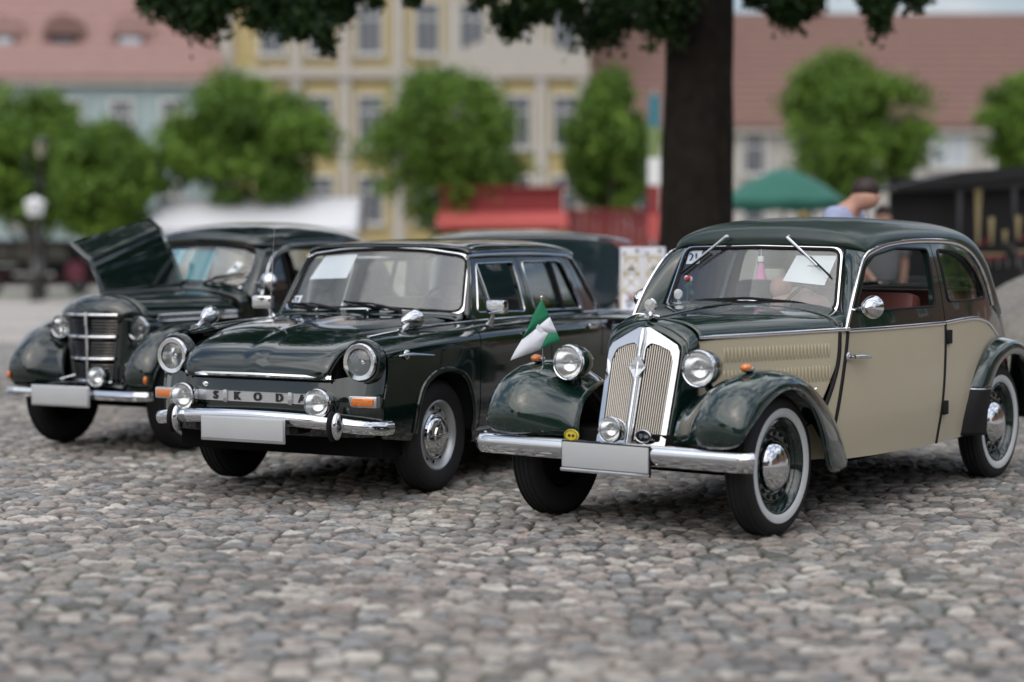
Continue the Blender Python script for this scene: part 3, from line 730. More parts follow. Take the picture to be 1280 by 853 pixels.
    b = MB().tube([Lc(1.0, .0, 1.335), Lc(1.0, .0, 1.28)], .002, 5); b.box(Lc(1.0, .0, 1.265), (.03, .02, .03), 0, None, .004)
    t = b.build('hanging_charm', M['white'], None); inside_thing(t, 'pink charm with a white cube hanging from the inside mirror', 'charm')
    MB().lathe([(.012, .0), (.018, -.03), (.032, -.085), (.028, -.09)], Lc(1.0, .0, 1.245), (0, 0, 1), 10).build('tassel', M['pinkcloth'], t)
    b = MB().tube([Lc(.93, -.405, 1.03), Lc(.932, -.403, 1.08), Lc(.936, -.40, 1.12)], .005, 6)
    for k in range(5): b.ball(Vector(Lc(.936, -.40, 1.10))+Vector((.02*math.cos(k*1.3), .01*math.sin(k), -.02+.012*k)), (.018, .008, .012), 0, 8)
    t = b.build('cloth_rose', M['leafgreen'], None); inside_thing(t, 'red and white cloth rose inside the lower corner of the windscreen', 'flower')
    b = MB()
    for k in range(6): b.ball(Vector(Lc(.936, -.40, 1.155))+Vector((.014*math.cos(k*1.05), .010*math.sin(k*1.05), .006*(k % 2))), (.011, .010, .015), 1 if k % 3 == 0 else 0, 10)
    b.build('petals', [M['rosered'], M['flag_white']], t)
    b = MB().lathe([(0, 0), (.026, 0), (.028, .006), (.026, .012), (0, .013)], Lc(.92, -.45, 1.075), (0, -1, 0), 24); b.tube([Lc(.922, -.45, 1.05), Lc(.926, -.46, 1.0)], .008, 6)
    t = b.build('suction_gauge', M['white'], None); inside_thing(t, 'small round white gauge on a stalk at the edge of the windscreen', 'gauge')
    return car
# ------------------------------------------------------------------ CAR B: rear-engined saloon of the sixties
def car_sixties():
    car = empty('vintage_car', (-1.024, 10.802, 0), -R(27.78))
    tag(car, 'dark green sixties saloon with chrome name band and two round driving lamps', 'car', 'classic cars parked side by side')
    Bw = lut([-.65, -.5, -.3, 0, .5, 1.2, 2, 2.6, 3.0, 3.35], [.705, .728, .752, .775, .785, .79, .782, .75, .71, .63])
    tt = [.2, .3, .4, .6, .75, .80, .84, .88, .93, 1.0, 1.1, 1.2]
    Bdv = lut(tt, [-.06, -.03, -.012, 0, 0, -.004, -.016, -.045, -.09, -.155, -.25, -.35])
    Bz = lut(tt, [.2, .3, .4, .6, .75, .798, .834, .864, .885, .900, .908, .912])
    Bdz = lut([-.65, -.4, 0, .4, 1.5, 2.2, 2.8, 3.35], [-.055, -.03, -.008, 0, 0, -.004, -.025, -.06])
    def side(u, t):
        k = min(1, max(0, (t-.5)/.3)); return (u, Bw(u)+Bdv(t), Bz(t)+Bdz(u)*k)
    def glassf(u, z, d=0.):
        p = 0. if u < 1.9 else -(u-1.9)*.12
        return (u, .655-(z-.905)*.27-.02*((z-.905)/.37)**2+p+d, z)
    fg = lambda u, z: glassf(u, z)
    m = M['green2']
    archf = [(-.305, .34), (-.296, .45), (-.286, .509), (-.245, .595), (-.151, .653), (-.030, .668), (.096, .645), (.180, .602), (.240, .510), (.282, .40), (.290, .30)]
    archr = [(2.4+(u+.01)*1.0, t-.03) for u, t in archf]
    for s in (1, -1):
        # front wing with wheel opening
        ff = panel('front_wing', [(-.560, .62), (-.585, .50), (-.56, .33)]+[(-.32, .30)]+archf+[(.318, .25), (.347, .338), (.330, .55), (.330, .712), (.348, .84), (.352, .90), (.36, 1.06), (.0, 1.06), (-.40, 1.10), (-.555, 1.04), (-.565, .90), (-.545, .78)], [], side, m, car, s, step=.045, out=(1, 0, .3))
        lip = [side(u, t) for u, t in [tuple(p) for p in spl(archf, 40)]]
        trim('wheel_arch_lip', [(u, v+.004, z) for u, v, z in lip], m, ff, .012, .016, s=s, up=(1, 0, 0))
        surf('inner_arch', [[(u, v-.004, z), (u, v-.30, z)] for u, v, z in lip], M['dark'], ff, s, .004)
        # emblem spear on the wing
        b = MB(); ec = Vector(Lc(-.40, (side(-.4, .775)[1]+.006)*s, .764))
        b.lathe([(0, .010), (.020, .008), (.026, .003), (.026, -.004)], ec, (s, 0, 0), 20)
        b.tube([ec+Vector((0, -.085, -.004)), ec+Vector((.003*s, -.02, 0)), ec+Vector((.006*s, .03, .0)), Vector(Lc(-.16, (side(-.16, .745)[1]+.006)*s, .748))], [.004, .011, .009, .004], 8)
        b.build('wing_emblem', M['chrome'], ff)
        # chrome rail on the wing crown, running on as the belt rail
        # doors
        df = panel('front_door', [(.352, .30), (.358, .338), (.340, .55), (.340, .712), (.358, .84), (.372, .985), (1.205, .985), (1.200, .86), (1.198, .60), (1.204, .30)], [], side, m, car, s, thick=.02, out=(1, 0, .3))
        dr = panel('rear_door', [(1.214, .30), (1.208, .60), (1.210, .86), (1.215, .985), (2.005, .985), (1.965, .885), (1.925, .755), (1.91, .64), (2.02, .62), (1.98, .45), (1.98, .30)], [], side, m, car, s, thick=.02, out=(1, 0, .3))
        gf = smooth_poly([(.555, .948), (1.135, .935), (1.148, 1.228), (.690, 1.224)], .03)
        gr = smooth_poly([(1.262, .934), (1.90, .926), (1.79, 1.215), (1.74, 1.228), (1.262, 1.230)], .03)
        panel('window_frame', [(.470, .915), (1.205, .905), (1.205, 1.252), (.655, 1.252)], [gf], fg, m, df, s, thick=.03)
        panel('window_frame', [(1.213, .905), (2.01, .896), (1.87, 1.235), (1.80, 1.25), (1.213, 1.252)], [gr], fg, m, dr, s, thick=.03)
        for nm, g_, dd in (('f', gf, df), ('r', gr, dr)):
            trim('window_bead', [fg(a, b) for a, b in densify(g_, .05)], M['chrome'], dd, .006, .005, s=s, closed=True, up=(1, 0, 0))
        panel('vent_window', [(.560, .952), (.745, .948), (.722, 1.0), (.690, 1.218)], [], lambda u, z: glassf(u, z, -.012), M['glass'], df, s, thick=.004)
        trim('vent_frame', [glassf(.735, .945, -.004), glassf(.712, 1.08, -.004), glassf(.692, 1.222, -.004)], M['alu'], df, .012, .008, s=s)
        panel('door_glass', gr, [], lambda u, z: glassf(u, z, -.014), M['glass'], dr, s, thick=.004)
        trim('quarter_bar', [glassf(1.655, .930, -.002), glassf(1.640, 1.225, -.002)], M['black'], dr, .016, .010, s=s)
        for dd, uu in ((df, .945), (dr, 1.80)):
            v0 = side(uu, .815)[1]
            MB().box(Lc(uu, (v0+.012)*s, .822), (.02, .15, .034), 0, None, .010).build('door_handle', M['chrome'], dd)
        # rear quarter and rear wing
        rq = panel('rear_wing', [(2.0, .30), (1.992, .45), (2.035, .62), (1.922, .64), (1.937, .755), (1.977, .885), (2.018, .985), (2.018, 1.06), (2.9, 1.06), (3.30, 1.02), (3.345, .80), (3.345, .45), (3.30, .34), (2.70, .32)]+archr[::-1]+[(2.07, .30)], [], side, m, car, s, step=.05, out=(1, 0, .3))
        lv = MB()
        for k in range(6):
            zz = .735+k*.019; lv.tube([Lc(2.045+.01*k, (side(2.1, zz)[1]+.006)*s, zz), Lc(2.30+.006*k, (side(2.25, zz)[1]+.006)*s, zz-.004)], .006, 6)
        lv.build('vent_louvres', M['alu'], rq)
        MB().box(Lc(2.17, (side(2.17, .78)[1]+.0005)*s, .782), (.006, .29, .135)).build('vent_recess', M['dark'], rq)
        panel('rear_pillar', [(2.016, .894), (2.21, .890), (2.16, .95), (1.955, 1.235), (1.88, 1.235)], [], fg, m, car, s, thick=.02)
        trim('belt_rail', [side(u, 1.0)[:1]+(side(u, .985)[1], side(u, .985)[2]+.004) for u in np.linspace(-.52, 3.2, 40)], M['chrome'], car, .006, .010, s=s, up=(0, 0, 1))
        trim('gutter', [(u, fg(u, z)[1]+.008, z) for u, z in [tuple(p) for p in spl([(.60, 1.262), (.70, 1.272), (1.3, 1.277), (1.80, 1.262), (1.93, 1.244), (1.985, 1.20), (2.22, .90)], 40)]], M['chrome'], car, .010, .010, s=s)
        trim('sill_strip', [side(u, .305)[:1]+(side(u, .305)[1]+.004, .305) for u in np.linspace(.32, 1.95, 10)], M['chrome'], car, .008, .006, s=s)
        panel('sill', [(.315, .235), (.34, .296), (2.0, .296), (2.03, .235)], [], side, M['blackgloss'], car, s)
        # screen pillar
        Eo = [fg(u, z) for u, z in [(.470, .915), (.53, 1.03), (.59, 1.14), (.655, 1.252)]]
        Ei = [(.435, .618, .936), (.487, .600, 1.03), (.545, .58, 1.14), (.60, .552, 1.262)]
        Em = [((a[0]+b[0])/2-.015, (a[1]+b[1])/2+.012, (a[2]+b[2])/2) for a, b in zip(Eo, Ei)]
        surf('screen_pillar', grid_dense(np.array(list(zip(Eo, Em, Ei))), 16, 8), m, car, s, .02, out=(1, -1, 0))
        make_wheel(car, 0, .645, .30, s, .30, .15, 'sixties')
        make_wheel(car, 2.4, .63, .30, s, .30, .15, 'sixties')
        # lamps
        make_lamp('headlight', car, -.632, .603*s, .732, .098, .10, M['chrome'], (0, .02), m, .27)
        make_lamp('driving_lamp', car, -.775, .430*s, .522, .078, .10, M['chrome'], (0, 0), M['chrome'], .07)
        # indicator: ribbed plate and amber lens
        b = MB(); b.box(Lc(-.640, .600*s, .528), (.225, .05, .062), 0, Matrix.Rotation(R(6)*s, 3, 'Z'), .010)
        ib = b.build('turn_signal', M['alu'], car)
        MB().box(Lc(-.655, .635*s, .528), (.125, .04, .044), 0, Matrix.Rotation(R(9)*s, 3, 'Z'), .012).build('amber_lens', M['orange'], ib)
        rb = MB()
        for k in range(5): rb.box(Lc(-.668, .535*s, .508+k*.010), (.075, .006, .004))
        rb.build('plate_ribs', M['chrome'], ib)
        # mirrors on the wings and doors
        mc = Vector(Lc(-.14 if s > 0 else -.30, .615*s, .935)); b = MB()
        b.lathe([(0, -.075), (.018, -.06), (.038, -.02), (.050, .02), (.052, .045), (.05, .05)], mc, (0.25*s, 1, .12), 28)
        b.tube([mc+Vector((0, -.01, -.01)), mc+Vector((0, -.09, -.052)), Vector((mc.x, mc.y-.13, side(-.3, 1.0)[2]-.01))], [.018, .015, .024], 10)
        b.build('wing_mirror', M['chrome'], car)
        mc = Vector(Lc(.50, .80*s, .985)); b = MB()
        b.box(mc, (.135, .045, .082), 0, Matrix.Rotation(R(-10*s), 3, 'Z'), .018)
        b.tube([mc+Vector((-.03*s, 0, -.02)), mc+Vector((-.04*s, .02, -.06)), Vector(Lc(.53, .73*s, .885))], [.012, .012, .022], 10)
        b.build('door_mirror', M['chrome'], car)
    # --- nose
    def N(v, z):
        return (-.715+.145*abs(v/.71)**5+.24*max(0, z-.55)+.35*max(0, .45-z)**1.2, v, z)
    ear = lambda s: [(.545*s, .655), (.512*s, .70), (.505*s, .745), (.53*s, .80), (.575*s, .828), (.64*s, .822), (.695*s, .775), (.705*s, .72)]
    hp = [(.705, .60), (.700, .40), (.66, .34), (-.66, .34), (-.700, .40), (-.705, .60)]
    outl = hp+ear(-1)[::-1]+[(-.48, .642), (.48, .642)]+ear(1)
    fa = panel('nose_panel', outl, [], N, m, car, 1, .012, .05, .03, out=(0, -1, 0))
    for s in (1, -1):   # lamp tunnel
        MB().lathe([(.125, -.03), (.120, .0), (.112, .012), (.102, .012), (.096, -.01)], Lc(-.612, .603*s, .732), (0, -1, 0), 40, caps=False).build('lamp_tunnel', m, fa)
    # lettered band
    bd = MB(); bz_ = .536
    vs = np.linspace(-.405, .405, 24)
    bd.sweep([Lc(N(v, bz_)[0]-.008, v, bz_) for v in vs], [(-.006, -.027), (.006, -.027), (.006, .027), (-.006, .027)], up=(0, 0, 1))
    for k in range(6): bd.sweep([Lc(N(v, bz_)[0]-.016, v, bz_-.025+k*.010) for v in vs], [(-.002, -.0015), (.002, -.0015), (.002, .0015), (-.002, .0015)], up=(0, 0, 1))
    band = bd.build('chrome_band', M['alu'], car)
    for ch, v in zip('SKODA', (-.245, -.105, .027, .165, .305)):
        text('letter', ch, .060, M['inkblack'], band, Lc(N(v, bz_)[0]-.019, v, bz_), (R(90), 0, 0), .004, bold=.0018)
    ck = MB(); ck.box(Lc(-.732, -.180, bz_), (.024, .012, .066), 0, None, .003); ck.box(Lc(-.732, .235, bz_), (.024, .012, .066), 0, None, .003); ck.build('band_clasp', M['chrome'], band)
    MB().ball(Lc(-.70, -.335, .592), (.022, .01, .018), 0, 10).build('bonnet_catch', M['chrome'], car)
    # --- bonnet with centre crease
    E = [(-.700, .445, .632), (-.705, .452, .655), (-.690, .462, .700), (-.62, .475, .765), (-.48, .492, .818), (-.28, .512, .855), (0., .535, .880), (.2, .552, .892), (.345, .565, .896)]
    C = [(-.730, 0, .636), (-.735, 0, .668), (-.712, 0, .730), (-.64, 0, .795), (-.48, 0, .852), (-.28, 0, .892), (0., 0, .917), (.2, 0, .928), (.345, 0, .934)]
    D = dome(E, C, 44, 44, 3.2)
    for i in range(44):
        x = i/43; a = .017*min(1, x*6)*(1-.6*x)
        for j in range(D.shape[1]): D[i, j, 2] += a*math.exp(-abs(D[i, j, 1]/.032)**1.5)
    bo = surf('bonnet', D, m, car, 1, .008, out=(0, -.4, 1))
    MB().sweep([Lc(-.732+.03*abs(v/.44)**3, v, .652+.004*(1-abs(v/.44))) for v in np.linspace(-.455, .47, 24)], [(-.010, -.012), (.012, -.010), (.016, 0), (.012, .010), (-.010, .014)], up=(0, 0, 1)).build('bonnet_lip', M['chrome'], bo)
    for s in (1, -1): trim('bonnet_seal', [(e[0], e[1]+.008, e[2]-.003) for e in [tuple(p) for p in spl(E, 30)]], M['black'], bo, .006, .007, s=s)
    # inner dark trough so nothing shows through the gap
    MB().box(Lc(-.18, 0, .56), (.94, .92, .36)).build('luggage_well', M['dark'], car)
    E = [(.352, .62, .902), (.40, .632, .915), (.43, .622, .934)]
    C = [(.352, 0, .934), (.375, 0, .944), (.40, 0, .958)]
    surf('scuttle', dome(E, C, 8, 18, 3.), m, car, 1, .008, out=(0, 0, 1))
    b = MB()
    for v in (-.33, .02): b.ball(Lc(.375, v, .955), (.008, .012, .008), 0, 8)
    b.build('washer_jet', M['chrome'], car)
    # --- windscreen
    def W(v, z): return (.395+(z-.945)*.60+.05*abs(v/.6)**3, v, z)
    wo = smooth_poly([(-.622, .940), (0, .962), (.622, .940), (.556, 1.276), (.28, 1.312), (0, 1.322), (-.28, 1.312), (-.556, 1.276)], .06, 6)
    wi = [(v*.962, 1.13+(z-1.13)*.93) for v, z in wo]
    ws = panel('windscreen', wi, [], lambda v, z: (W(v, z)[0]+.008, v, z), M['ws'], car, 1, .005, .06, .03, out=(0, -1, 0))
    panel('windscreen_frame', wo, [wi], W, M['chrome'], ws, 1, .016, .05, .025, out=(0, -1, 0))
    trim('rubber_seal', [W(v, z) for v, z in densify(wi, .05)], M['black'], ws, .006, .008, closed=True, up=(0, -1, 0))
    # --- roof
    E = [(.625, .50, 1.292), (.630, .552, 1.278)]+[(u, fg(u, z)[1]+.004, z) for u, z in [(.72, 1.266), (1.0, 1.270), (1.3, 1.271), (1.65, 1.264), (1.85, 1.252), (1.95, 1.238)]]+[(2.0, .50, 1.225)]
    C = [(.612, 0, 1.326), (.66, 0, 1.340), (.80, 0, 1.353), (1.05, 0, 1.362), (1.35, 0, 1.364), (1.7, 0, 1.357), (1.95, 0, 1.338), (2.10, 0, 1.308), (2.15, 0, 1.272)]
    surf('roof', dome(E, C, 44, 22, 3.2), m, car, 1, .012, out=(0, 0, 1))
    # rear screen and deck
    def RW(v, z): return (2.19+(.90-z)*.55*-.25-(z-.90)*.22+.10*(1-abs(v/.56)**2.5)*1., v, z)
    ro = smooth_poly([(-.565, .905), (.565, .905), (.515, 1.225), (.3, 1.262), (-.3, 1.262), (-.515, 1.225)], .05)
    panel('rear_screen', ro, [], RW, M['glass'], car, 1, .005, .07, .04, out=(0, 1, 0))
    E = [(2.16, .60, .893), (2.5, .575, .880), (2.9, .54, .850), (3.22, .48, .80)]
    C = [(2.27, 0, .915), (2.5, 0, .915), (2.95, 0, .89), (3.34, 0, .83)]
    surf('engine_lid', dome(E, C, 16, 14, 3.), m, car, 1, .008, out=(0, 0, 1))
    surf('tail_panel', dome([(3.22, .60, .82), (3.34, .62, .66), (3.34, .62, .48), (3.28, .60, .34)], [(3.34, 0, .83), (3.42, 0, .66), (3.42, 0, .48), (3.36, 0, .34)], 10, 12, 3.5), m, car, 1, .01, out=(0, 1, 0))
    for s in (1, -1): MB().lathe([(.0, .02), (.04, .016), (.055, 0)], Lc(3.36, .50*s, .66), (0, 1, 0), 20).build('tail_lamp', M['red'], car)
    MB().sweep([Lc(3.30, -.74, .42), Lc(3.44, -.66, .42), Lc(3.50, 0, .42), Lc(3.44, .66, .42), Lc(3.30, .74, .42)], [(-.008, -.035), (.010, -.032), (.014, 0), (.010, .032), (-.008, .035)], up=(0, 0, 1)).build('rear_bumper', M['chrome'], car)
    # --- bumper with overriders and plate
    path = [(-.53, -.700, .388), (-.61, -.690, .390), (-.71, -.62, .402), (-.780, -.43, .425), (-.800, -.2, .436), (-.803, 0, .438), (-.800, .2, .436), (-.780, .45, .425), (-.71, .64, .402), (-.61, .715, .390), (-.53, .725, .388)]
    pr = [(0, -.036), (.014, -.034), (.026, -.014), (.028, .008), (.020, .028), (.006, .036), (-.004, .03), (.012, 0), (-.004, -.03)]
    bu = MB().sweep([Lc(*p) for p in [tuple(q) for q in spl(path, 60)]], pr, up=(0, 0, 1)).build('front_bumper', M['chrome'], car)
    for s in (1, -1):
        b = MB(); cc = Lc(-.81, .560 if s > 0 else -.455, .412)
        b.ball(Vector(cc)+Vector((.012, .004, 0)), (.026, .046, .072), 0, 18); b.build('overrider', M['chrome'], bu)
        MB().ball(Vector(cc)+Vector((-.016, .0, 0)), (.016, .052, .080), 0, 18).build('overrider_pad', M['black'], bu)
        MB().box(Lc(-.74, .30*s, .38), (.05, .12, .04)).build('bumper_iron', M['dark'], bu)
    pl = MB().box(Lc(-.852, .012, .378), (.520, .012, .112), 0, None, .006).build('number_plate', M['plate'], car)
    MB().box(Lc(-.845, .012, .374), (.536, .012, .132), 0, None, .006).build('plate_frame', M['alu'], pl)
    # wipers lying low on the screen
    for (v0, v1, z1) in ((-.185, -.565, .985), (.235, -.150, 1.0)):
        p0 = Vector(Lc(W(v0, .955)[0]-.02, v0, .955)); p1 = Vector(Lc(W(v1, z1)[0]-.018, v1, z1)); pm = p0.lerp(p1, .5)+Vector((0, -.012, .016))
        wp = MB().tube([p0+Vector((0, 0, -.02)), p0, pm, p1], [.016, .012, .006, .004], 8).build('wiper', M['black'], car)
        b0 = p0.lerp(p1, .42); MB().tube([b0+Vector((0, .004, -.004)), p1+Vector((-.02, .004, .002))], .007, 6).build('wiper_blade', M['black'], wp)
    # aerial on the right wing
    b = MB(); b.lathe([(.030, 0), (.024, .012), (.010, .02), (.009, .055)], Lc(.29, -.60, .893), (0, 0, 1), 16); b.tube([Lc(.29, -.60, .93), Lc(.31, -.60, 1.2), Lc(.34, -.60, 1.46)], [.0032, .0024, .0016], 6)
    b.build('aerial', M['chrome'], car)
    # --- underside, interior
    MB().box(Lc(1.2, 0, .27), (1.30, 3.4, .10)).build('floor_pan', M['dark'], car)
    MB().box(Lc(2.85, 0, .6), (1.1, .7, .36)).build('engine_bay', M['dark'], car)
    make_steering(car, .72, .34, .93, .20, 60)
    make_seat(car, 1.15, .33, .50, M['interior'], .50, .44); make_seat(car, 1.15, -.33, .50, M['interior'], .50, .44)
    b = MB().box(Lc(1.82, 0, .50), (1.2, .45, .18), 0, None, .05); b.box(Lc(2.06, 0, .74), (1.2, .14, .42), 0, Matrix.Rotation(R(-12), 3, 'X'), .05); b.build('rear_bench', M['interior'], car)
    MB().box(Lc(.52, 0, .88), (1.20, .22, .14), 0, None, .04).build('dashboard', M['black'], car)
    surf('headlining', dome([(.70, .50, 1.25), (1.3, .53, 1.255), (1.9, .50, 1.225)], [(.70, 0, 1.305), (1.3, 0, 1.335), (2.0, 0, 1.28)], 12, 10, 3), M['headliner'], car, 1, .004)
    fr = Matrix.Translation(car.location) @ Matrix.Rotation(car.rotation_euler.z, 4, 'Z')
    o = MB().poly([Lc(W(v, z)[0]+.02, v, z) for v, z in [(-.50, 1.125), (-.225, 1.135), (-.20, 1.275), (-.43, 1.265)]], .002, (0, 1, 0)).build('paper_sheet', M['paper'], None, smooth=False)
    o.matrix_world = fr; tag(o, 'blank pale sheet in the upper corner of the middle dark green saloon windscreen', 'paper sheet', 'papers behind windscreens')
    o = MB().poly([Lc(W(v, z)[0]+.012, v, z) for v, z in [(-.585, .975), (-.515, .980), (-.505, 1.030), (-.565, 1.026)]], .0015, (0, 1, 0)).build('number_card', M['paper'], None, smooth=False)
    o.matrix_world = fr; tag(o, 'white card numbered 17 low in the windscreen corner of the middle saloon', 'number card', 'entrant number cards')
    text('card_number', '17', .04, M['ink'], o, Lc(W(-.545, 1.0)[0]+.007, -.545, 1.002), (R(90), R(6), 0), .001, bold=.0012)
    b = MB().ball(Lc(2.02, .20, .945), (.16, .10, .06), 0, 16); b.ball(Lc(2.0, .05, .93), (.09, .08, .045), 0, 14)
    o = b.build('soft_bag', M['tan'], None); o.matrix_world = fr; tag(o, 'tan cloth bag on the parcel shelf behind the rear door window', 'bag')
    return car

# ------------------------------------------------------------------ CAR C: pre-war saloon with one bonnet half lifted
def car_bonnet_up():
    car = empty('vintage_car', (-2.585, 12.762, 0), -R(27.))
    tag(car, 'dark green pre-war saloon with horizontal grille bars and one bonnet half raised', 'car', 'classic cars parked side by side')
    w = lut([-.2, .3, .7, 1.0, 1.5, 2.0, 2.4, 2.8, 3.1], [.33, .47, .575, .615, .635, .63, .59, .50, .38])
    bz = lut([.28, .5, .7, .92, 1.0, 1.15, 1.3, 1.4], [.0, .02, .018, 0, -.012, -.045, -.095, -.15])
    side = lambda u, z: (u, w(u)+bz(z), z)
    sideo = lambda d: (lambda u, z: (u, w(u)+bz(z)+d, z))
    m = M['green3']
    arch = [(.735, .925), (.794, 1.005), (.84, 1.085), (.896, 1.167), (.955, 1.225), (1.034, 1.269), (1.15, 1.302), (1.275, 1.320), (1.608, 1.329), (1.95, 1.315), (2.2, 1.27), (2.38, 1.19), (2.47, 1.08), (2.50, .98)]
    hw = lambda u: .335+(u+.2)*.265      # half width of the bonnet
    for s in (1, -1):
        panel('cowl_side', [(.60, .93), (.725, .92), (.695, .80), (.66, .60), (.62, .30), (.45, .30), (.50, .60), (.58, .80)], [], side, m, car, s)
        d = panel('door', [(.737, .918), (.705, .80), (.672, .60), (.632, .30), (1.72, .28), (1.74, .60), (1.755, .918)], [], side, m, car, s, thick=.03)
        wd = smooth_poly([(.835, 1.0), (1.69, 1.0), (1.70, 1.285), (1.29, 1.292), (1.10, 1.262), (.985, 1.205)], .03)
        panel('window_frame', [(.740, .925), (1.758, .925), (1.762, 1.318), (1.275, 1.308), (1.15, 1.292), (1.045, 1.26), (.966, 1.216), (.906, 1.158), (.85, 1.076), (.803, 1.0)], [wd], side, m, d, s, thick=.03)
        trim('window_bead', [side(a, b) for a, b in densify(wd, .05)], M['black'], d, .008, .006, s=s, closed=True, up=(1, 0, 0))
        panel('vent_window', [(.845, 1.003), (1.10, 1.003), (1.10, 1.255), (.99, 1.20)], [], sideo(-.012), M['glass'], d, s, thick=.004)
        trim('vent_frame', [sideo(-.004)(1.10, z) for z in (1.0, 1.13, 1.255)], M['black'], d, .010, .008, s=s)
        hb = MB(); hb.tube([Lc(.80, (w(.8)+.03)*s, .82), Lc(.80, (w(.8)+.06)*s, .82), Lc(.92, (w(.9)+.06)*s, .815)], .009, 8); hb.build('door_handle', M['chrome'], d)
        q = panel('quarter_panel', [(1.765, .918), (1.75, .60), (1.73, .28), (1.92, .29)]+[(2.34+.40*math.cos(a), .33+.40*math.sin(a)) for a in np.linspace(math.pi-.05, .6, 12)]+[(2.85, .50), (2.88, .70), (2.80, .85), (2.72, .918)], [], side, m, car, s)
        wq = smooth_poly([(1.83, 1.0), (1.83, 1.285), (2.05, 1.262), (2.22, 1.20), (2.33, 1.10), (2.36, 1.0)], .04)
        panel('quarter_upper', [(1.767, .925), (2.71, .925), (2.60, .97), (2.51, .985)]+[(u, z-.008) for u, z in arch[:7:-1]]+[(1.77, 1.318)], [wq], side, m, q, s)
        panel('quarter_window', wq, [], sideo(-.014), M['glass'], q, s, thick=.004)
        trim('drip_moulding', [sideo(.008)(u, z) for u, z in [tuple(p) for p in spl(arch, 60)]], M['chrome'], car, .010, .008, s=s)
        Eo = [side(u, z) for u, z in arch[:7]]
        Ei = [(.735, .435, 1.018), (.765, .447, 1.06), (.80, .462, 1.115), (.835, .470, 1.17), (.865, .468, 1.22), (.895, .455, 1.265), (.92, .43, 1.302)]
        Em = [((a[0]+b[0])/2-.03, (a[1]+b[1])/2+.022, (a[2]+b[2])/2) for a, b in zip(Eo, Ei)]
        surf('windscreen_pillar', grid_dense(np.array(list(zip(Eo, Em, Ei))), 24, 9), m, car, s, .02, out=(1, -1, 0))
        # front fender
        crest = [(-.45, .43, .40), (-.475, .44, .47), (-.465, .452, .57), (-.39, .465, .68), (-.24, .48, .775), (-.02, .50, .825), (.20, .55, .80), (.40, .57, .70), (.55, .59, .56), (.66, .605, .42), (.74, .615, .29)]
        rim = [(-.42, .555, .41), (-.43, .585, .47), (-.39, .60, .56), (-.30, .608, .63), (-.15, .615, .68), (0., .625, .685), (.13, .64, .63), (.24, .67, .52), (.31, .675, .40), (.37, .675, .30), (.50, .67, .27)]
        inner = [(-.30, .20, .40), (-.31, .215, .46), (-.30, .23, .54), (-.25, .255, .64), (-.13, .29, .72), (.02, .34, .755), (.20, .40, .74), (.36, .46, .66), (.50, .51, .54), (.60, .55, .42), (.68, .57, .30)]
        nst = 44; Cr, Ri, In = spl(crest, nst), spl(rim, nst), spl(inner, nst); G_ = []
        for c, r_, i_ in zip(Cr, Ri, In):
            row = []
            for k in range(12):
                x = k/11.; sm = math.sin(x*math.pi/2)**1.25
                row.append((i_[0]+(c[0]-i_[0])*sm, i_[1]+(c[1]-i_[1])*x, i_[2]+(c[2]-i_[2])*sm))
            for k in range(1, 12):
                a = k/11.*math.pi/2; S_, C_ = math.sin(a)**.9, math.cos(a)**.9
                row.append((r_[0]+(c[0]-r_[0])*C_, c[1]+(r_[1]-c[1])*S_, r_[2]+(c[2]-r_[2])*C_))
            row.append((r_[0]*.97, r_[1]-.012, r_[2]-.012)); G_.append(row)
        ff = surf('front_fender', G_, m, car, s, .007, out=(.5, -.3, 1))
        trim('fender_bead', [tuple(p) for p in spl(rim, 60)], m, ff, .006, .006, s=s)
        MB().ball(Lc(-.470, .555*s, .475), (.014, .016, .026), 0, 12).build('side_lamp', M['orange'], ff)
        # lamp pods faired into the catwalk
        make_lamp('headlight', car, -.225, .315*s, .787, .078, .30, M['chrome'], (0, 0), m, .10, .62)
        # rear fender
        Ra = [(1.80, .63, .29), (1.83, .64, .45), (1.93, .645, .62), (2.10, .64, .74), (2.34, .62, .79), (2.58, .58, .75), (2.80, .53, .62), (2.90, .48, .45), (2.92, .46, .30)]
        Rr = [(1.98, .705, .29), (2.0, .71, .45), (2.07, .715, .58), (2.19, .715, .66), (2.34, .715, .69), (2.50, .71, .66), (2.62, .705, .58), (2.69, .70, .45), (2.70, .69, .30)]
        Rm = [(a[0]*.45+b_[0]*.55, b_[1]-.015, a[2]*.45+b_[2]*.55+.03) for a, b_ in zip(Ra, Rr)]
        surf('rear_fender', grid_dense(np.array(list(zip(Ra, Rm, Rr))), 40, 12), m, car, s, .007, out=(1, 0, .4))
        MB().box(Lc(1.25, .66*s, .27), (.12, 1.30, .03), 0, None, .01).build('running_board', M['black'], car)
        make_wheel(car, 0, .492, .33, s, .33, .122, 'prewar_dark')
        make_wheel(car, 2.34, .57, .33, s, .33, .13, 'prewar_dark')
    # --- bonnet sides, closed left half, raised right half
    def bsec(u, k):     # k 0..1 from the centre line to the lower edge of the bonnet side
        W_ = hw(u); zc = 1.0+.022*(u+.2)
        P = spl([(0, zc), (.5*W_, zc-.012), (.80*W_, zc-.055), (.96*W_, .895), (1.0*W_, .83), (1.0*W_, .72), (.985*W_, .60)], 30)
        return P
    for s in (1, -1):
        if s > 0:
            rows = [[(u, v, z) for v, z in bsec(u, 0)] for u in np.linspace(-.20, .60, 16)]
            bh = surf('bonnet_half', rows, m, car, 1, .006, out=(.5, 0, 1))
        else:
            rows = [[(u, v, z) for v, z in bsec(u, 0)[18:]] for u in np.linspace(-.20, .60, 16)]
            bh = surf('bonnet_side', rows, m, car, -1, .006, out=(.5, 0, 1))
        # chrome framed louvres
        v_ = lambda u: hw(u)+.004
        fr_ = [(u, v_(u), z) for u, z in densify([(-.10, .828), (-.085, .868), (.55, .878), (.55, .838)], .06)]
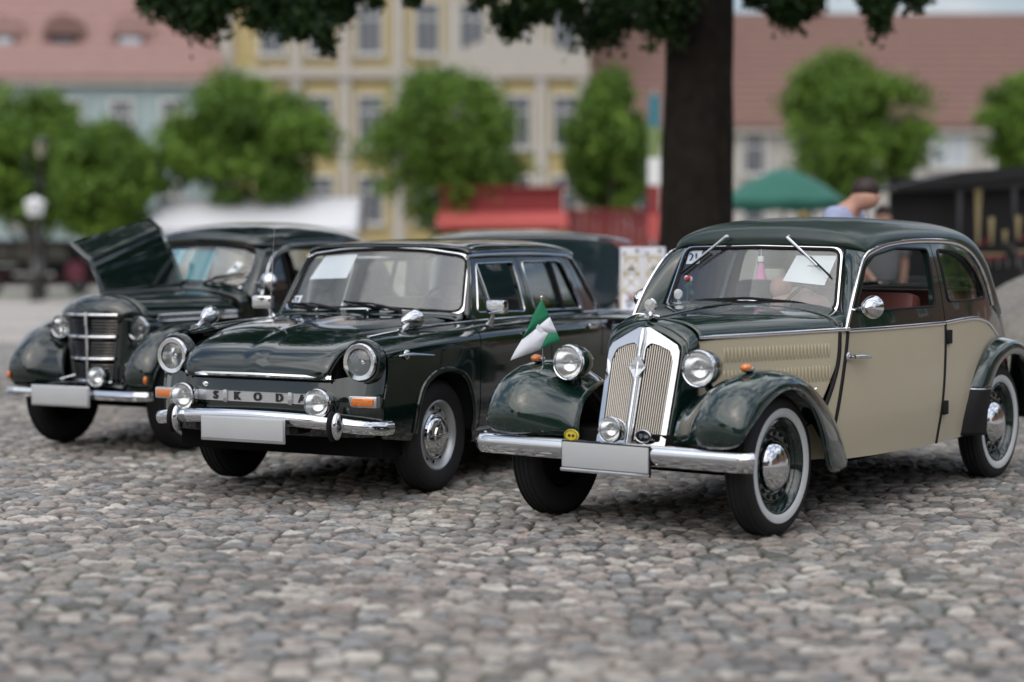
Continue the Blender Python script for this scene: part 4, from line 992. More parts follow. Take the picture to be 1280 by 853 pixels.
        fm = trim('louvre_frame', fr_, M['chrome'], bh, .006, .006, s=s, closed=True)
        for zz in (.840, .852, .864): trim('louvre_bar', [(u, v_(u), zz+.012*(u+.1)) for u in (-.09, .2, .545)], M['chrome'], bh, .0028, .004, s=s)
        text('bonnet_script', 'Kadett', .05, M['alu'], bh, Lc(.30, (hw(.30)+.006)*s, .79), (R(80), R(0), R(90-15)*s if s > 0 else R(-75)), .002) if s > 0 else None
    # raised half: main leaf from the centre hinge up to the shoulder, then the turned side
    rows = []
    for u in np.linspace(-.20, .72, 18):
        x = (u+.2)/.92; L_ = .235+.215*x; fl = .205-.075*x; zc = 1.0+.022*(u+.2)
        a1, a2 = R(63), R(38)
        p0 = np.array([0., zc]); p1 = p0+L_*np.array([-math.cos(a1), math.sin(a1)])
        p2 = p1+fl*np.array([-math.cos(a2), math.sin(a2)])
        mid = (p0+p1)/2+np.array([.006, .002])
        sh = p1+np.array([.004, .010])
        rows.append([(u-.0*x, a, b) for a, b in spl([p0, mid, p1-.06*(p1-p0)/L_+np.array([.003, .0]), sh, p1+(p2-p1)*.22+np.array([.002, .006]), p2], 26)])
    surf('raised_bonnet_half', rows, m, car, 1, .010, out=(1, 0, .3))
    MB().tube([Lc(.64, -.12, 1.0), Lc(.66, -.20, 1.30)], .006, 6).build('bonnet_prop', M['alu'], car)
    MB().tube([Lc(u, .0, 1.004+.022*(u+.2)) for u in (-.20, .2, .72)], .006, 6).build('bonnet_hinge', M['alu'], car)
    MB().box(Lc(.18, 0, .66), (.40, .60, .36)).build('engine_block', M['dark'], car)
    # --- nose cap and grille
    E = [(-.245, .215, .845), (-.265, .235, .86), (-.245, .275, .875), (-.205, .325, .86)]
    rows = []
    for x in np.linspace(0, 1, 14):
        zt = .872+.128*math.sin(x*math.pi/2); uu = -.335+.135*(1-math.cos(x*math.pi/2)); W_ = .205+.130*x
        rows.append([(uu+.05*abs(k)**2.2*(1-x), W_*k, zt-(.055+.07*x)*abs(k)**3.0) for k in np.linspace(-1, 1, 25)])
    surf('nose_cap', rows, m, car, 1, .008, out=(0, -.5, 1))
    for s in (1, -1):
        rows = []
        for z in np.linspace(.40, .872, 14):
            W_ = .150+(z-.43)*.115; rows.append([(-.335+.05+.135*k, (W_+(.335-W_)*k**.7), z-.015*k+(0.0)) for k in np.linspace(0, 1, 10)])
        surf('nose_side', rows, m, car, s, .006, out=(1, -1, 0))
    gb = MB(); n_ = 22
    for k in range(n_):
        z = .445+k*(.872-.445)/(n_-1); W_ = .150+(z-.43)*.125; big = k % 7 == 0
        gb.sweep([Lc(-.335-(.014 if big else 0)+.05*abs(x)**2.2, W_*x, z) for x in np.linspace(-1, 1, 15)], [(-.012, -.004), (.004, -.004), (.006, 0), (.004, .004), (-.012, .004)] if not big else [(-.01, -.009), (.006, -.008), (.009, 0), (.006, .008), (-.01, .009)], up=(0, 0, 1), mi=1 if big else 0)
    g = gb.build('grille', [M['blackgloss'], M['chrome']], car)
    MB().tube([Lc(-.352, -.002, z) for z in (.40, .6, .8, .885)], [.007, .008, .009, .012], 8).build('centre_bar', M['chrome'], g)
    MB().box(Lc(-.36, 0, .845), (.022, .016, .09), 0, None, .006).build('nose_crest', M['chrome'], g)
    rows = [[(-.312+.05*abs(k)**2.2, (.150+(z-.43)*.125)*k, z) for k in np.linspace(-1, 1, 11)] for z in np.linspace(.40, .875, 6)]
    surf('grille_screen', rows, M['dark'], g, 1, .003)
    rows = [[(-.40-.03*math.cos(k*1.2), .33*k, .405+.035*math.cos(k*1.5)) for k in np.linspace(-1, 1, 14)], [(-.30, .30*k, .44) for k in np.linspace(-1, 1, 14)]]
    surf('apron', rows, m, car, 1, .01)
    # fog lamp, bumper, plate
    make_lamp('fog_lamp', car, -.455, .160, .482, .066, .10, M['chrome'], (0, 0), m, .10)
    path = [(-.44, -.56), (-.485, -.54), (-.505, -.4), (-.512, 0), (-.505, .4), (-.485, .565), (-.44, .58)]
    bu = MB().sweep([Lc(u, v, .372) for u, v in [tuple(p) for p in spl(path, 40)]], [(0, -.030), (.012, -.028), (.018, -.006), (.010, 0), (.018, .006), (.012, .028), (0, .030), (-.006, 0)], up=(0, 0, 1)).build('front_bumper', M['chrome'], car)
    for s in (1, -1): MB().box(Lc(-.44, .25*s, .37), (.04, .12, .04)).build('bumper_iron', M['dark'], bu)
    pl = MB().box(Lc(-.555, -.06, .362), (.455, .012, .118), 0, None, .006).build('number_plate', M['plate'], car)
    MB().box(Lc(-.548, -.06, .360), (.475, .012, .136), 0, None, .008).build('plate_frame', M['alu'], pl)
    MB().tube([Lc(-.40, -.14, .40), Lc(-.46, -.13, .46), Lc(-.40, -.06, .485)], .007, 8).build('tow_hoop', M['chrome'], bu)
    # --- scuttle, windscreen
    E = [(.60, .53, .915), (.66, .55, .93), (.715, .50, .985), (.735, .44, 1.015)]
    C = [(.60, 0, 1.018), (.645, 0, 1.030), (.69, 0, 1.045), (.71, 0, 1.052)]
    surf('scuttle', dome(E, C, 10, 18, 2.5), m, car, 1, .008, out=(0, 0, 1))
    def W(v, z): return (.712+(z-1.05)*.70+.10*abs(v/.46)**2.5, v, z)
    wo = smooth_poly([(-.440, 1.015), (-.25, 1.05), (0, 1.060), (.25, 1.05), (.440, 1.015), (.482, 1.15), (.435, 1.295), (.2, 1.325), (0, 1.330), (-.2, 1.325), (-.435, 1.295), (-.482, 1.15)], .06, 5)
    wi = [(v*.965, 1.175+(z-1.175)*.93) for v, z in wo]
    ws = panel('windscreen', wi, [], lambda v, z: (W(v, z)[0]+.006, v, z), M['ws'], car, 1, .005, .06, .03, out=(0, -1, 0))
    panel('windscreen_frame', wo, [wi], W, M['chrome'], ws, 1, .015, .05, .02, out=(0, -1, 0))
    trim('rubber_seal', [W(v, z) for v, z in densify(wi, .05)], M['black'], ws, .007, .008, closed=True, up=(0, -1, 0))
    # --- roof and tail
    E = [(.905, .40, 1.318), (.925, .445, 1.308), (.98, .50, 1.300)]+[side(u, z) for u, z in arch[6:]]+[(2.55, w(2.55)-.005, .94)]
    C = [(.90, 0, 1.338), (.905, 0, 1.372), (.96, 0, 1.415), (1.10, 0, 1.448), (1.28, 0, 1.468), (1.6, 0, 1.478), (1.95, 0, 1.468), (2.25, 0, 1.43), (2.5, 0, 1.35), (2.65, 0, 1.23), (2.74, 0, 1.09), (2.80, 0, .98)]
    def rear_hole(V, F):
        return V, [f for f in F if not (np.all(np.abs(V[list(f), 0]) < .40) and np.all(V[list(f), 1] > 2.15) and np.all(V[list(f), 2] > 1.10) and np.all(V[list(f), 2] < 1.34))]
    P_ = dome(E, C, 90, 26, 2.5)
    surf('roof', P_, m, car, 1, .012, out=(0, 0, 1), cut=rear_hole)
    def only_hole(V, F): k_ = set(rear_hole(V, F)[1]); return V, [f for f in F if f not in k_]
    surf('rear_window', P_-np.array([.008, 0, .004]), M['glass'], car, 1, .004, out=(0, 0, 1), cut=only_hole)
    Pl = P_.copy(); Pl[..., 1] *= .955; Pl[..., 2] = .9+(Pl[..., 2]-.9)*.945; Pl[..., 0] = 1.6+(Pl[..., 0]-1.6)*.95
    surf('headlining', Pl, M['trimgrey'], car, 1, .003, out=(0, 0, 1), cut=lambda V, F: (V, [f for f in F if not (np.all(np.abs(V[list(f), 0]) < .39) and np.all(V[list(f), 1] > 2.08) and np.all(V[list(f), 2] > 1.08) and np.all(V[list(f), 2] < 1.325))]))
    E = [(2.55, w(2.55)-.005, .94), (2.70, w(2.7)-.005, .86), (2.83, w(2.8)-.01, .70), (2.87, .44, .5), (2.84, .43, .30)]
    C = [(2.80, 0, .98), (2.98, 0, .90), (3.12, 0, .74), (3.18, 0, .52), (3.14, 0, .32)]
    surf('tail', dome(E, C, 24, 14, 2.4), m, car, 1, .008, out=(0, 1, .3))
    for s in (1, -1): MB().ball(Lc(2.92, .50*s, .62), (.03, .045, .04), 0, 12).build('tail_lamp', M['red'], car)
    # --- wiper, mirror, inside
    for (v0, v1, z1) in ((-.14, -.42, 1.085), (.16, .40, 1.125)):
        p0 = Vector(Lc(W(v0, 1.05)[0]-.022, v0, 1.052)); p1 = Vector(Lc(W(v1, z1)[0]-.014, v1, z1)); pm = p0.lerp(p1, .35)+Vector((0, -.012, .02))
        wp = MB().tube([p0+Vector((0, .01, -.03)), p0, pm, p1], [.014, .011, .007, .005], 8).build('wiper', M['black'], car)
        MB().tube([p0.lerp(p1, .15)+Vector((0, .004, .012)), p1+Vector((.03 if v1 > 0 else -.03, .006, .004))], .006, 6).build('wiper_blade', M['black'], wp)
    for s in (1,):
        mc = Vector(Lc(.58, .775*s, 1.07)); b = MB()
        b.lathe([(0, -.04), (.035, -.035), (.062, -.014), (.066, 0), (.062, .006)], mc, (0, 1, 0), 26)
        b.tube([mc+Vector((0, -.02, 0)), mc+Vector((-.10*s, -.01, -.005)), Vector(Lc(.76, (w(.76)+.0)*s, 1.0))], .006, 8)
        b.build('mirror', M['chrome'], car)
    make_steering(car, .98, .27, .99, .19, 60)
    make_seat(car, 1.40, .29, .50, M['interior'], .48, .46); make_seat(car, 1.40, -.29, .50, M['interior'], .48, .46)
    b = MB().box(Lc(2.12, 0, .50), (1.0, .45, .2), 0, None, .05); b.box(Lc(2.36, 0, .74), (1.0, .14, .45), 0, Matrix.Rotation(R(-12), 3, 'X'), .05); b.build('rear_bench', M['interior'], car)
    MB().box(Lc(.62, 0, .62), (.98, .02, .58)).build('bulkhead', M['dark'], car)
    MB().box(Lc(.80, 0, .93), (.98, .12, .14), 0, None, .03).build('dashboard', M['trimgrey'], car)
    MB().box(Lc(1.4, 0, .29), (1.05, 2.6, .10)).build('floor_pan', M['dark'], car)
    MB().box(Lc(-.02, 0, .38), (.76, .5, .12)).build('front_axle', M['dark'], car)
    b = MB().box(Lc(.97, .02, 1.275), (.13, .015, .055), 0, None, .012); b.tube([Lc(.97, .02, 1.30), Lc(.96, .02, 1.335)], .006, 6); b.build('inside_mirror', M['black'], car)
    fr = Matrix.Translation(car.location) @ Matrix.Rotation(car.rotation_euler.z, 4, 'Z')
    o = MB().poly([Lc(W(v, z)[0]+.03, v, z) for v, z in [(-.34, 1.11), (-.165, 1.115), (-.145, 1.285), (-.31, 1.285)]], .002, (0, 1, 0)).build('paper_sheet', M['paperblue'], None, smooth=False)
    o.matrix_world = fr; tag(o, 'pale blue printed sheet in the windscreen of the saloon with its bonnet raised', 'paper sheet', 'papers behind windscreens')
    b = MB()
    for k in range(6): b.box(Lc(W(-.24, 1.26-.018*k)[0]+.026, -.24, 1.26-.018*k), (.08-.012*(k % 3), .001, .004))
    b.build('print_lines', M['ink'], o, smooth=False)
    o = MB().poly([Lc(W(v, z)[0]+.05, v, z) for v, z in [(-.07, 1.05), (.11, 1.06), (.11, 1.28), (-.07, 1.28)]], .002, (0, 1, 0)).build('card_panel', M['teal'], None, smooth=False)
    o.matrix_world = fr; tag(o, 'plain teal card standing behind the windscreen below the inside mirror', 'card')
    o = MB().poly([Lc(W(v, z)[0]+.014, v, z) for v, z in [(.27, 1.115), (.335, 1.135), (.365, 1.190), (.315, 1.205)]][::1], .0015, (0, 1, 0)).build('number_card', M['paper'], None, smooth=False)
    o.matrix_world = fr; tag(o, 'tilted white card numbered 16 leaning at the wiper of the saloon with raised bonnet', 'number card', 'entrant number cards')
    text('card_number', '16', .045, M['ink'], o, Lc(W(.32, 1.16)[0]+.008, .32, 1.16), (R(90), R(-32), 0), .001, bold=.0012)
    return car
# ------------------------------------------------------------------ ground
def gz(Y): return -.8*min(1., max(0., (Y-18)/52.))

def cobbles():
    rng = np.random.default_rng(11)
    NX = 1000
    ys = [5.0]
    while ys[-1] < 27: ys.append(ys[-1]+.0092*(ys[-1]/8)**1.35)
    ys = np.array(ys); t = np.linspace(-1, 1, NX)
    X = t[None, :]*(.31*ys[:, None]+1.8); Y = np.repeat(ys[:, None], NX, 1)
    cs = .071                         # mean stone pitch
    wx = X+.05*np.sin(Y*.9+1)+.03*np.sin(X*1.7+Y*.6); wy = Y+.06*np.sin(X*1.1)
    gx = wx/(cs*1.5); gy = wy/(cs*.92)
    ox, oy = 270, 0
    GX, GY = 560, 560
    jx = rng.random((GX, GY)); jy = rng.random((GX, GY))
    jx = .5+(jx-.5)*.86; jy = .5+(jy-.5)*.86
    wt = rng.random((GX, GY))*.26     # power weights: stones of unequal size
    ix = np.floor(gx).astype(int); iy = np.floor(gy).astype(int)
    d1 = np.full(X.shape, 9.); d2 = np.full(X.shape, 9.); ci = np.zeros(X.shape, int); px = np.zeros(X.shape); py = np.zeros(X.shape)
    for a in (-2, -1, 0, 1, 2):
        for b in (-2, -1, 0, 1, 2):
            cx = ix+a; cy = iy+b; kx = (cx+ox) % GX; ky = (cy+oy) % GY
            sx = cx+jx[kx, ky]; sy = cy+jy[kx, ky]
            d = np.sqrt((gx-sx)**2+(gy-sy)**2)-wt[kx, ky]
            n1 = d < d1
            d2 = np.where(n1, d1, np.minimum(d2, d)); ci = np.where(n1, kx*GY+ky, ci)
            px = np.where(n1, gx-sx, px); py = np.where(n1, gy-sy, py); d1 = np.where(n1, d, d1)
    e = np.clip((d2-d1), 0, 1)
    r = lambda k: np.random.default_rng(k).random(GX*GY)[ci]
    edge = np.clip((e-.04)/.50, 0, 1); prof = 1-(1-edge)**2.1
    h = .019*prof*(.70+.6*r(1))+(r(2)-.5)*.009*prof+(px*(r(3)-.5)+py*(r(4)-.5))*.020*prof
    # lumpy stone faces and slow unevenness of the paving
    h += .0030*prof*(np.sin(wx*(50+40*r(9))+r(5)*9)*np.sin(wy*(60+40*r(10))+r(6)*9))+.0018*prof*np.sin(wx*130+wy*150+r(7)*6)
    h += .012*np.sin(X*.8+.4)*np.sin(Y*.7)+.006*np.sin(X*2.3+Y*1.3)
    base = np.array([0. if y < 18 else -.8*(y-18)/52 for y in ys])[:, None]
    Z = h-.022+base
    # colours of the stones themselves
    pal = np.array([(.30, .278, .262), (.265, .256, .248), (.335, .298, .275), (.215, .217, .22), (.15, .147, .146), (.31, .268, .248), (.40, .375, .35), (.225, .235, .245), (.26, .228, .214), (.18, .172, .165), (.44, .415, .385)])*np.array([.84, .825, .79])
    pi_ = np.random.default_rng(21).integers(0, len(pal), GX*GY)[ci]
    c = pal[pi_]*(.78+.44*r(8))[..., None]
    dirt = np.array([.036, .031, .025]); moss = np.array([.045, .055, .022])
    mm = np.clip((np.sin(X*1.9+2)*np.sin(Y*1.3+.7)+.2*np.sin(X*7)*np.sin(Y*9)-.15)*2, 0, 1)
    sand = np.array([.15, .125, .095]); ss = np.clip(np.sin(X*1.1+.6*Y)*np.sin(Y*.8+1.7*np.sin(X*.6))*2-.4, 0, 1)[..., None]
    gap = (dirt*(1-mm[..., None])+moss*mm[..., None])*(1-ss)+sand*ss
    k = np.clip((e-.07)/.15, 0, 1)[..., None]
    c = gap*(1-k)+c*k
    st = .5+.5*np.sin(X*.55+1.3*np.sin(Y*.5))*np.sin(Y*.42+X*.2)+.25*np.sin(X*2.1+Y)*np.sin(Y*1.7)
    c = c*(.80+.34*np.clip(st, 0, 1))[..., None]      # worn and stained patches
    ny, nx = X.shape
    V = np.stack([X, Y, Z], -1).reshape(-1, 3).astype(np.float32)
    i = (np.arange(ny-1)[:, None]*nx+np.arange(nx-1)[None, :]).ravel()
    F = np.stack([i, i+1, i+nx+1, i+nx], -1).astype(np.int32)
    me = bpy.data.meshes.new('cobblestone_ground')
    me.vertices.add(len(V)); me.vertices.foreach_set('co', V.ravel())
    me.loops.add(F.size); me.loops.foreach_set('vertex_index', F.ravel())
    me.polygons.add(len(F)); me.polygons.foreach_set('loop_start', np.arange(0, F.size, 4, dtype=np.int32))
    me.polygons.foreach_set('use_smooth', np.ones(len(F), bool))
    me.update(calc_edges=True)
    at_ = me.attributes.new('stone', 'FLOAT_COLOR', 'POINT')
    at_.data.foreach_set('color', np.concatenate([c.reshape(-1, 3), np.ones((len(V), 1))], 1).astype(np.float32).ravel())
    m, nt, out = new_mat('cobblestones')
    b = nt.nodes.new('ShaderNodeBsdfPrincipled'); a = nt.nodes.new('ShaderNodeAttribute'); a.attribute_name = 'stone'
    tc = nt.nodes.new('ShaderNodeTexCoord'); n = nt.nodes.new('ShaderNodeTexNoise'); n.inputs['Scale'].default_value = 38; n.inputs['Detail'].default_value = 8; n.inputs['Roughness'].default_value = .7
    nt.links.new(tc.outputs['Object'], n.inputs['Vector'])
    mr = nt.nodes.new('ShaderNodeMapRange'); mr.inputs[1].default_value = .25; mr.inputs[2].default_value = .75; mr.inputs[3].default_value = .62; mr.inputs[4].default_value = 1.32
    nt.links.new(n.outputs['Fac'], mr.inputs[0])
    mx = nt.nodes.new('ShaderNodeMix'); mx.data_type = 'RGBA'; mx.blend_type = 'MULTIPLY'; mx.inputs[0].default_value = 1
    nt.links.new(a.outputs['Color'], mx.inputs[6]); nt.links.new(mr.outputs[0], mx.inputs[7])
    nt.links.new(mx.outputs[2], b.inputs['Base Color'])
    b.inputs['Roughness'].default_value = .62; b.inputs['Specular IOR Level'].default_value = .45
    n2 = nt.nodes.new('ShaderNodeTexNoise'); n2.inputs['Scale'].default_value = 90; n2.inputs['Detail'].default_value = 5
    nt.links.new(tc.outputs['Object'], n2.inputs['Vector'])
    bp = nt.nodes.new('ShaderNodeBump'); bp.inputs['Strength'].default_value = .5; bp.inputs['Distance'].default_value = .006
    nt.links.new(n2.outputs['Fac'], bp.inputs['Height']); nt.links.new(bp.outputs[0], b.inputs['Normal'])
    nt.links.new(b.outputs[0], out.inputs[0])
    me.materials.append(m)
    o = bpy.data.objects.new('cobblestone_ground', me); col.objects.link(o); o['kind'] = 'structure'

def far_ground():
    ys = [-70, -20, 0, 4, 18, 26.5, 40, 70, 100, 200, 400]
    V = []; F = []
    for i, y in enumerate(ys):
        for x in (-260, -30, -9, 9, 30, 260): V.append((x, y, gz(y)-.07 if y < 30 else gz(y)))
    for i in range(len(ys)-1):
        for j in range(5): a = i*6+j; F.append((a, a+1, a+7, a+6))
    m, nt, out = new_mat('paving_far')
    b = nt.nodes.new('ShaderNodeBsdfPrincipled'); tc = nt.nodes.new('ShaderNodeTexCoord')
    v = nt.nodes.new('ShaderNodeTexVoronoi'); v.inputs['Scale'].default_value = 7.5
    nt.links.new(tc.outputs['Object'], v.inputs['Vector'])
    n = nt.nodes.new('ShaderNodeTexNoise'); n.inputs['Scale'].default_value = .25; n.inputs['Detail'].default_value = 5
    nt.links.new(tc.outputs['Object'], n.inputs['Vector'])
    cr = nt.nodes.new('ShaderNodeValToRGB'); cr.color_ramp.elements[0].color = (.17, .16, .15, 1); cr.color_ramp.elements[1].color = (.38, .35, .32, 1)
    sp = nt.nodes.new('ShaderNodeSeparateColor'); nt.links.new(v.outputs['Color'], sp.inputs[0]); nt.links.new(sp.outputs[0], cr.inputs[0])
    mx = nt.nodes.new('ShaderNodeMix'); mx.data_type = 'RGBA'; mx.inputs[7].default_value = (.36, .335, .31, 1)
    mr = nt.nodes.new('ShaderNodeMapRange'); mr.inputs[1].default_value = .42; mr.inputs[2].default_value = .6
    nt.links.new(n.outputs['Fac'], mr.inputs[0]); nt.links.new(mr.outputs[0], mx.inputs[0]); nt.links.new(cr.outputs[0], mx.inputs[6])
    nt.links.new(mx.outputs[2], b.inputs['Base Color']); b.inputs['Roughness'].default_value = .85
    nt.links.new(b.outputs[0], out.inputs[0])
    tag(obj('market_square_paving', V, F, m, smooth=False), kind='structure')

# ------------------------------------------------------------------ trees
def leaf_mat(name, dark, light):
    m, nt, out = new_mat(name)
    a = nt.nodes.new('ShaderNodeAttribute'); a.attribute_name = 'tone'
    mx = nt.nodes.new('ShaderNodeMix'); mx.data_type = 'RGBA'; mx.inputs[6].default_value = (*dark, 1); mx.inputs[7].default_value = (*light, 1)
    nt.links.new(a.outputs['Fac'], mx.inputs[0])
    b = nt.nodes.new('ShaderNodeBsdfPrincipled'); b.inputs['Roughness'].default_value = .55; b.inputs['Specular IOR Level'].default_value = .3
    nt.links.new(mx.outputs[2], b.inputs['Base Color'])
    t = nt.nodes.new('ShaderNodeBsdfTranslucent'); nt.links.new(mx.outputs[2], t.inputs[0])
    ms = nt.nodes.new('ShaderNodeMixShader'); ms.inputs[0].default_value = .28
    nt.links.new(b.outputs[0], ms.inputs[1]); nt.links.new(t.outputs[0], ms.inputs[2]); nt.links.new(ms.outputs[0], out.inputs[0])
    return m
M['leaf'] = leaf_mat('lime_leaves', (.03, .08, .010), (.20, .33, .045))
M['leaf_dark'] = leaf_mat('big_tree_leaves', (.010, .026, .007), (.038, .085, .018))
M['bark'] = pbr('dark_bark', (.026, .022, .018), .95, var=.6, scale=7, bump=1., bscale=16, spec=.1)
M['bark2'] = pbr('lime_bark', (.07, .058, .045), .95, var=.35, scale=6, bump=.8, bscale=18)

def leaf_mesh(name, lumps, n, size, m, seed, parent, fill=.35, loose=0.):
    """n leaf quads spread over and through a set of lumps (centre, radii)"""
    rng = np.random.default_rng(seed)
    C = np.array([l[0] for l in lumps], float); Rr = np.array([l[1] if hasattr(l[1], '__len__') else (l[1],)*3 for l in lumps], float)
    wgt = (Rr.mean(1)**2); wgt /= wgt.sum()
    k = rng.choice(len(lumps), n, p=wgt)
    d = rng.normal(size=(n, 3)); d /= np.linalg.norm(d, axis=1)[:, None]
    rad = np.where(rng.random(n) < fill, rng.random(n)**.5, .82+.26*rng.random(n))
    if loose: rad = np.abs(rng.normal(.75, loose, n))
    P = C[k]+d*Rr[k]*rad[:, None]
    nr = d*.7+rng.normal(size=(n, 3))*.6+np.array([0, 0, .35]); nr /= np.linalg.norm(nr, axis=1)[:, None]
    a = np.cross(nr, rng.normal(size=(n, 3))); a /= np.linalg.norm(a, axis=1)[:, None]; b = np.cross(nr, a)
    s = size*(.6+.8*rng.random(n))[:, None]
    V = np.stack([P-a*s*.5, P+b*s*.32+nr*s*.06, P+a*s*.5, P-b*s*.32+nr*s*.06], 1).reshape(-1, 3)
    F = np.arange(n*4).reshape(-1, 4)
    me = bpy.data.meshes.new(name); me.from_pydata(V.tolist(), [], F.tolist()); me.materials.append(m)
    lt = rng.random(len(lumps))
    tone = np.clip(.25+.5*lt[k]+.5*(rng.random(n)-.5), 0, 1)
    at_ = me.attributes.new('tone', 'FLOAT', 'FACE'); at_.data.foreach_set('value', tone.astype(np.float32))
    o = bpy.data.objects.new(name, me); col.objects.link(o); o.parent = parent
    return o

def lime_tree(x, y, ztop, width, zbot, label, seed, lean=0.):
    base = gz(y); rng = np.random.default_rng(seed)
    t = empty('lime_tree', (x, y, base)); tag(t, label, 'tree', 'clipped trees along the square')
    H = ztop-base; B = zbot-base; cz = (H+B)/2; rz = (H-B)/2; rx = width/2
    lumps = []
    for i in range(95):
        d = rng.normal(size=3); d /= np.linalg.norm(d); r = rng.random()**.28
        q = d*r*.82; zz = q[2]
        wk = (1-.22*zz*zz if zz < 0 else 1-.62*zz**1.2)*(1+.10*math.sin(3*math.atan2(q[1], q[0])+seed+2*zz))
        lumps.append(((q[0]*rx*wk+lean*zz, q[1]*rx*wk, cz+zz*rz), (rx*(.15+.13*rng.random()),)*2+(rz*(.12+.12*rng.random()),)))
    leaf_mesh('crown', lumps, 17000, .20, M['leaf'], seed, t, .25, .32)
    tr = MB().tube([(0, 0, -.05), (.03, 0, B*.5), (0, .02, B+.2), (.05, 0, cz)], [.19, .15, .13, .08], 12)
    for i in range(5):
        a = i*1.26+seed; tr.tube([(0, 0, B), (math.cos(a)*rx*.3, math.sin(a)*rx*.3, B+.7), (math.cos(a)*rx*.55, math.sin(a)*rx*.55, cz+.2)], [.08, .055, .03], 8)
    tr.build('trunk', M['bark2'], t)
    return t

def big_tree():
    Y = 20.; s = Y/2412; X = (871-640)*s
    t = empty('big_tree', (X, Y, gz(Y))); tag(t, 'large tree with a thick dark trunk and hanging dark foliage behind the two-tone saloon', 'tree')
    b = MB(); pts = [(0, 0, -.1), (.0, 0, .5), (-.02, 0, 1.6), (.0, 0, 3.0), (.03, 0, 4.6), (.0, .1, 6.5)]
    P = spl(pts, 26); rr = np.interp(P[:, 2], [-.1, .5, 1.6, 3.2, 6.5], [.54, .42, .37, .345, .22])
    vs = []; fs = []; n = 36
    for i, p in enumerate(P):
        for j in range(n):
            a = 2*math.pi*j/n; r = rr[i]*(1+.045*math.sin(5*a+i*.15)+.045*math.sin(12*a-i*.25)*math.sin(i*.7+a)+.03*math.sin(17*a+i*.6)); vs.append((p[0]+r*math.cos(a), p[1]+r*math.sin(a), p[2]))
    for i in range(len(P)-1):
        for j in range(n): fs.append((i*n+j, i*n+(j+1) % n, (i+1)*n+(j+1) % n, (i+1)*n+j))
    b.add(vs, fs)
    limbs = [(-4.5, -1.5, 5.2, 5.0), (-2.2, -2.5, 5.8, 5.2), (2.2, -1.5, 5.6, 5.0), (3.8, .8, 6.0, 5.2), (-3.2, 1.6, 6.6, 5.4), (.8, 2.8, 6.6, 5.4), (-.4, -3.4, 6.0, 5.3)]
    for lx, ly, lz, z0 in limbs:
        b.tube([(0, 0, z0-.6), (lx*.25, ly*.25, z0+.5), (lx*.65, ly*.65, lz-.1), (lx, ly, lz)], [.17, .14, .08, .04], 10)
    b.build('trunk', M['bark'], t)
    lumps = []
    seen = [(205, -4, 36, 19), (250, 8, 46, 19), (300, 4, 50, 18.5), (345, 8, 48, 19), (388, 42, 36, 18.5), (372, 14, 44, 19), (425, 8, 40, 19.5), (455, -8, 28, 19), (520, -18, 30, 19), (612, -2, 32, 18.5), (636, 20, 30, 19), (668, -14, 36, 19), (706, 2, 44, 19.5), (748, 14, 46, 20), (790, 18, 50, 20), (820, 4, 48, 19.5), (930, -12, 34, 19), (985, 8, 32, 19), (1004, 16, 28, 19), (1050, -20, 36, 19), (1096, 16, 34, 19), (1112, 2, 34, 19), (1132, -14, 30, 19)]
    for px, py, r, yy in seen:
        k = yy/2412; lumps.append((((px-640)*k-X, yy-Y, 1.4+(291.5-py)*k-gz(Y)), r*k*1.05))
    rng = np.random.default_rng(5); sub = []
    for c_, r_ in lumps:
        for q in range(5):
            d = rng.normal(size=3); d /= np.linalg.norm(d); sub.append((tuple(np.array(c_)+d*r_*(.35+.5*rng.random())*np.array([1, 1, .85])), r_*(.22+.26*rng.random())))
    for i in range(60):
        a = rng.random()*6.28; r = 6.0*math.sqrt(rng.random()); z = 5.3+3.2*rng.random()*(1-(r/8)**2)+.4
        lumps.append(((r*math.cos(a)-.8, r*math.sin(a), z), .65+.5*rng.random()))
    leaf_mesh('crown', lumps[len(seen):], 26000, .20, M['leaf_dark'], 3, t, .4)
    leaf_mesh('hanging_foliage', sub, 24000, .085, M['leaf_dark'], 4, t, .6, .55)

# ------------------------------------------------------------------ houses
M['teal_wall'] = pbr('pale_teal_render', (.32, .40, .41), .9, var=.12, scale=1.5)
M['pink_roof'] = pbr('pale_red_roof_tiles', (.31, .19, .17), .85, var=.22, scale=2.5)
M['yellow_wall'] = pbr('ochre_render', (.43, .345, .165), .9, var=.1, scale=1.5)
M['stone_trim'] = pbr('pale_stone_trim', (.41, .385, .345), .85, var=.14, scale=3)
M['red_roof'] = pbr('red_brown_roof_tiles', (.185, .107, .088), .85, var=.2, scale=2.5)
M['grey_wall'] = pbr('pale_grey_render', (.40, .385, .355), .9, var=.14, scale=1.5)
M['pane'] = pbr('dark_window_pane', (.05, .06, .08), .08, var=.2)
M['pane_light'] = pbr('bright_window_pane', (.45, .50, .55), .2, var=.1)
M['sash'] = pbr('white_sash', (.6, .6, .58), .6, var=.05)

def window(parent, x, z, w, h, y, pane='pane'):
    b = MB()
    for dx in (-w/2, w/2): b.box((x+dx, y-.07, z), (.12, .16, h+.12))
    for dz in (-h/2, h/2): b.box((x, y-.07, z+dz), (w+.22, .18, .12))
    b.box((x, y-.045, z), (.07, .08, h)); b.box((x, y-.042, z+h*.18), (w, .08, .07))
    f = b.build('window', M['sash'], parent, smooth=False)
    MB().box((x, y-.025, z), (w, .04, h)).build('pane', M[pane], f, smooth=False)
    MB().box((x, y-.08, z-h/2-.13), (w+.35, .24, .10)).build('sill', M['stone_trim'], f, smooth=False)

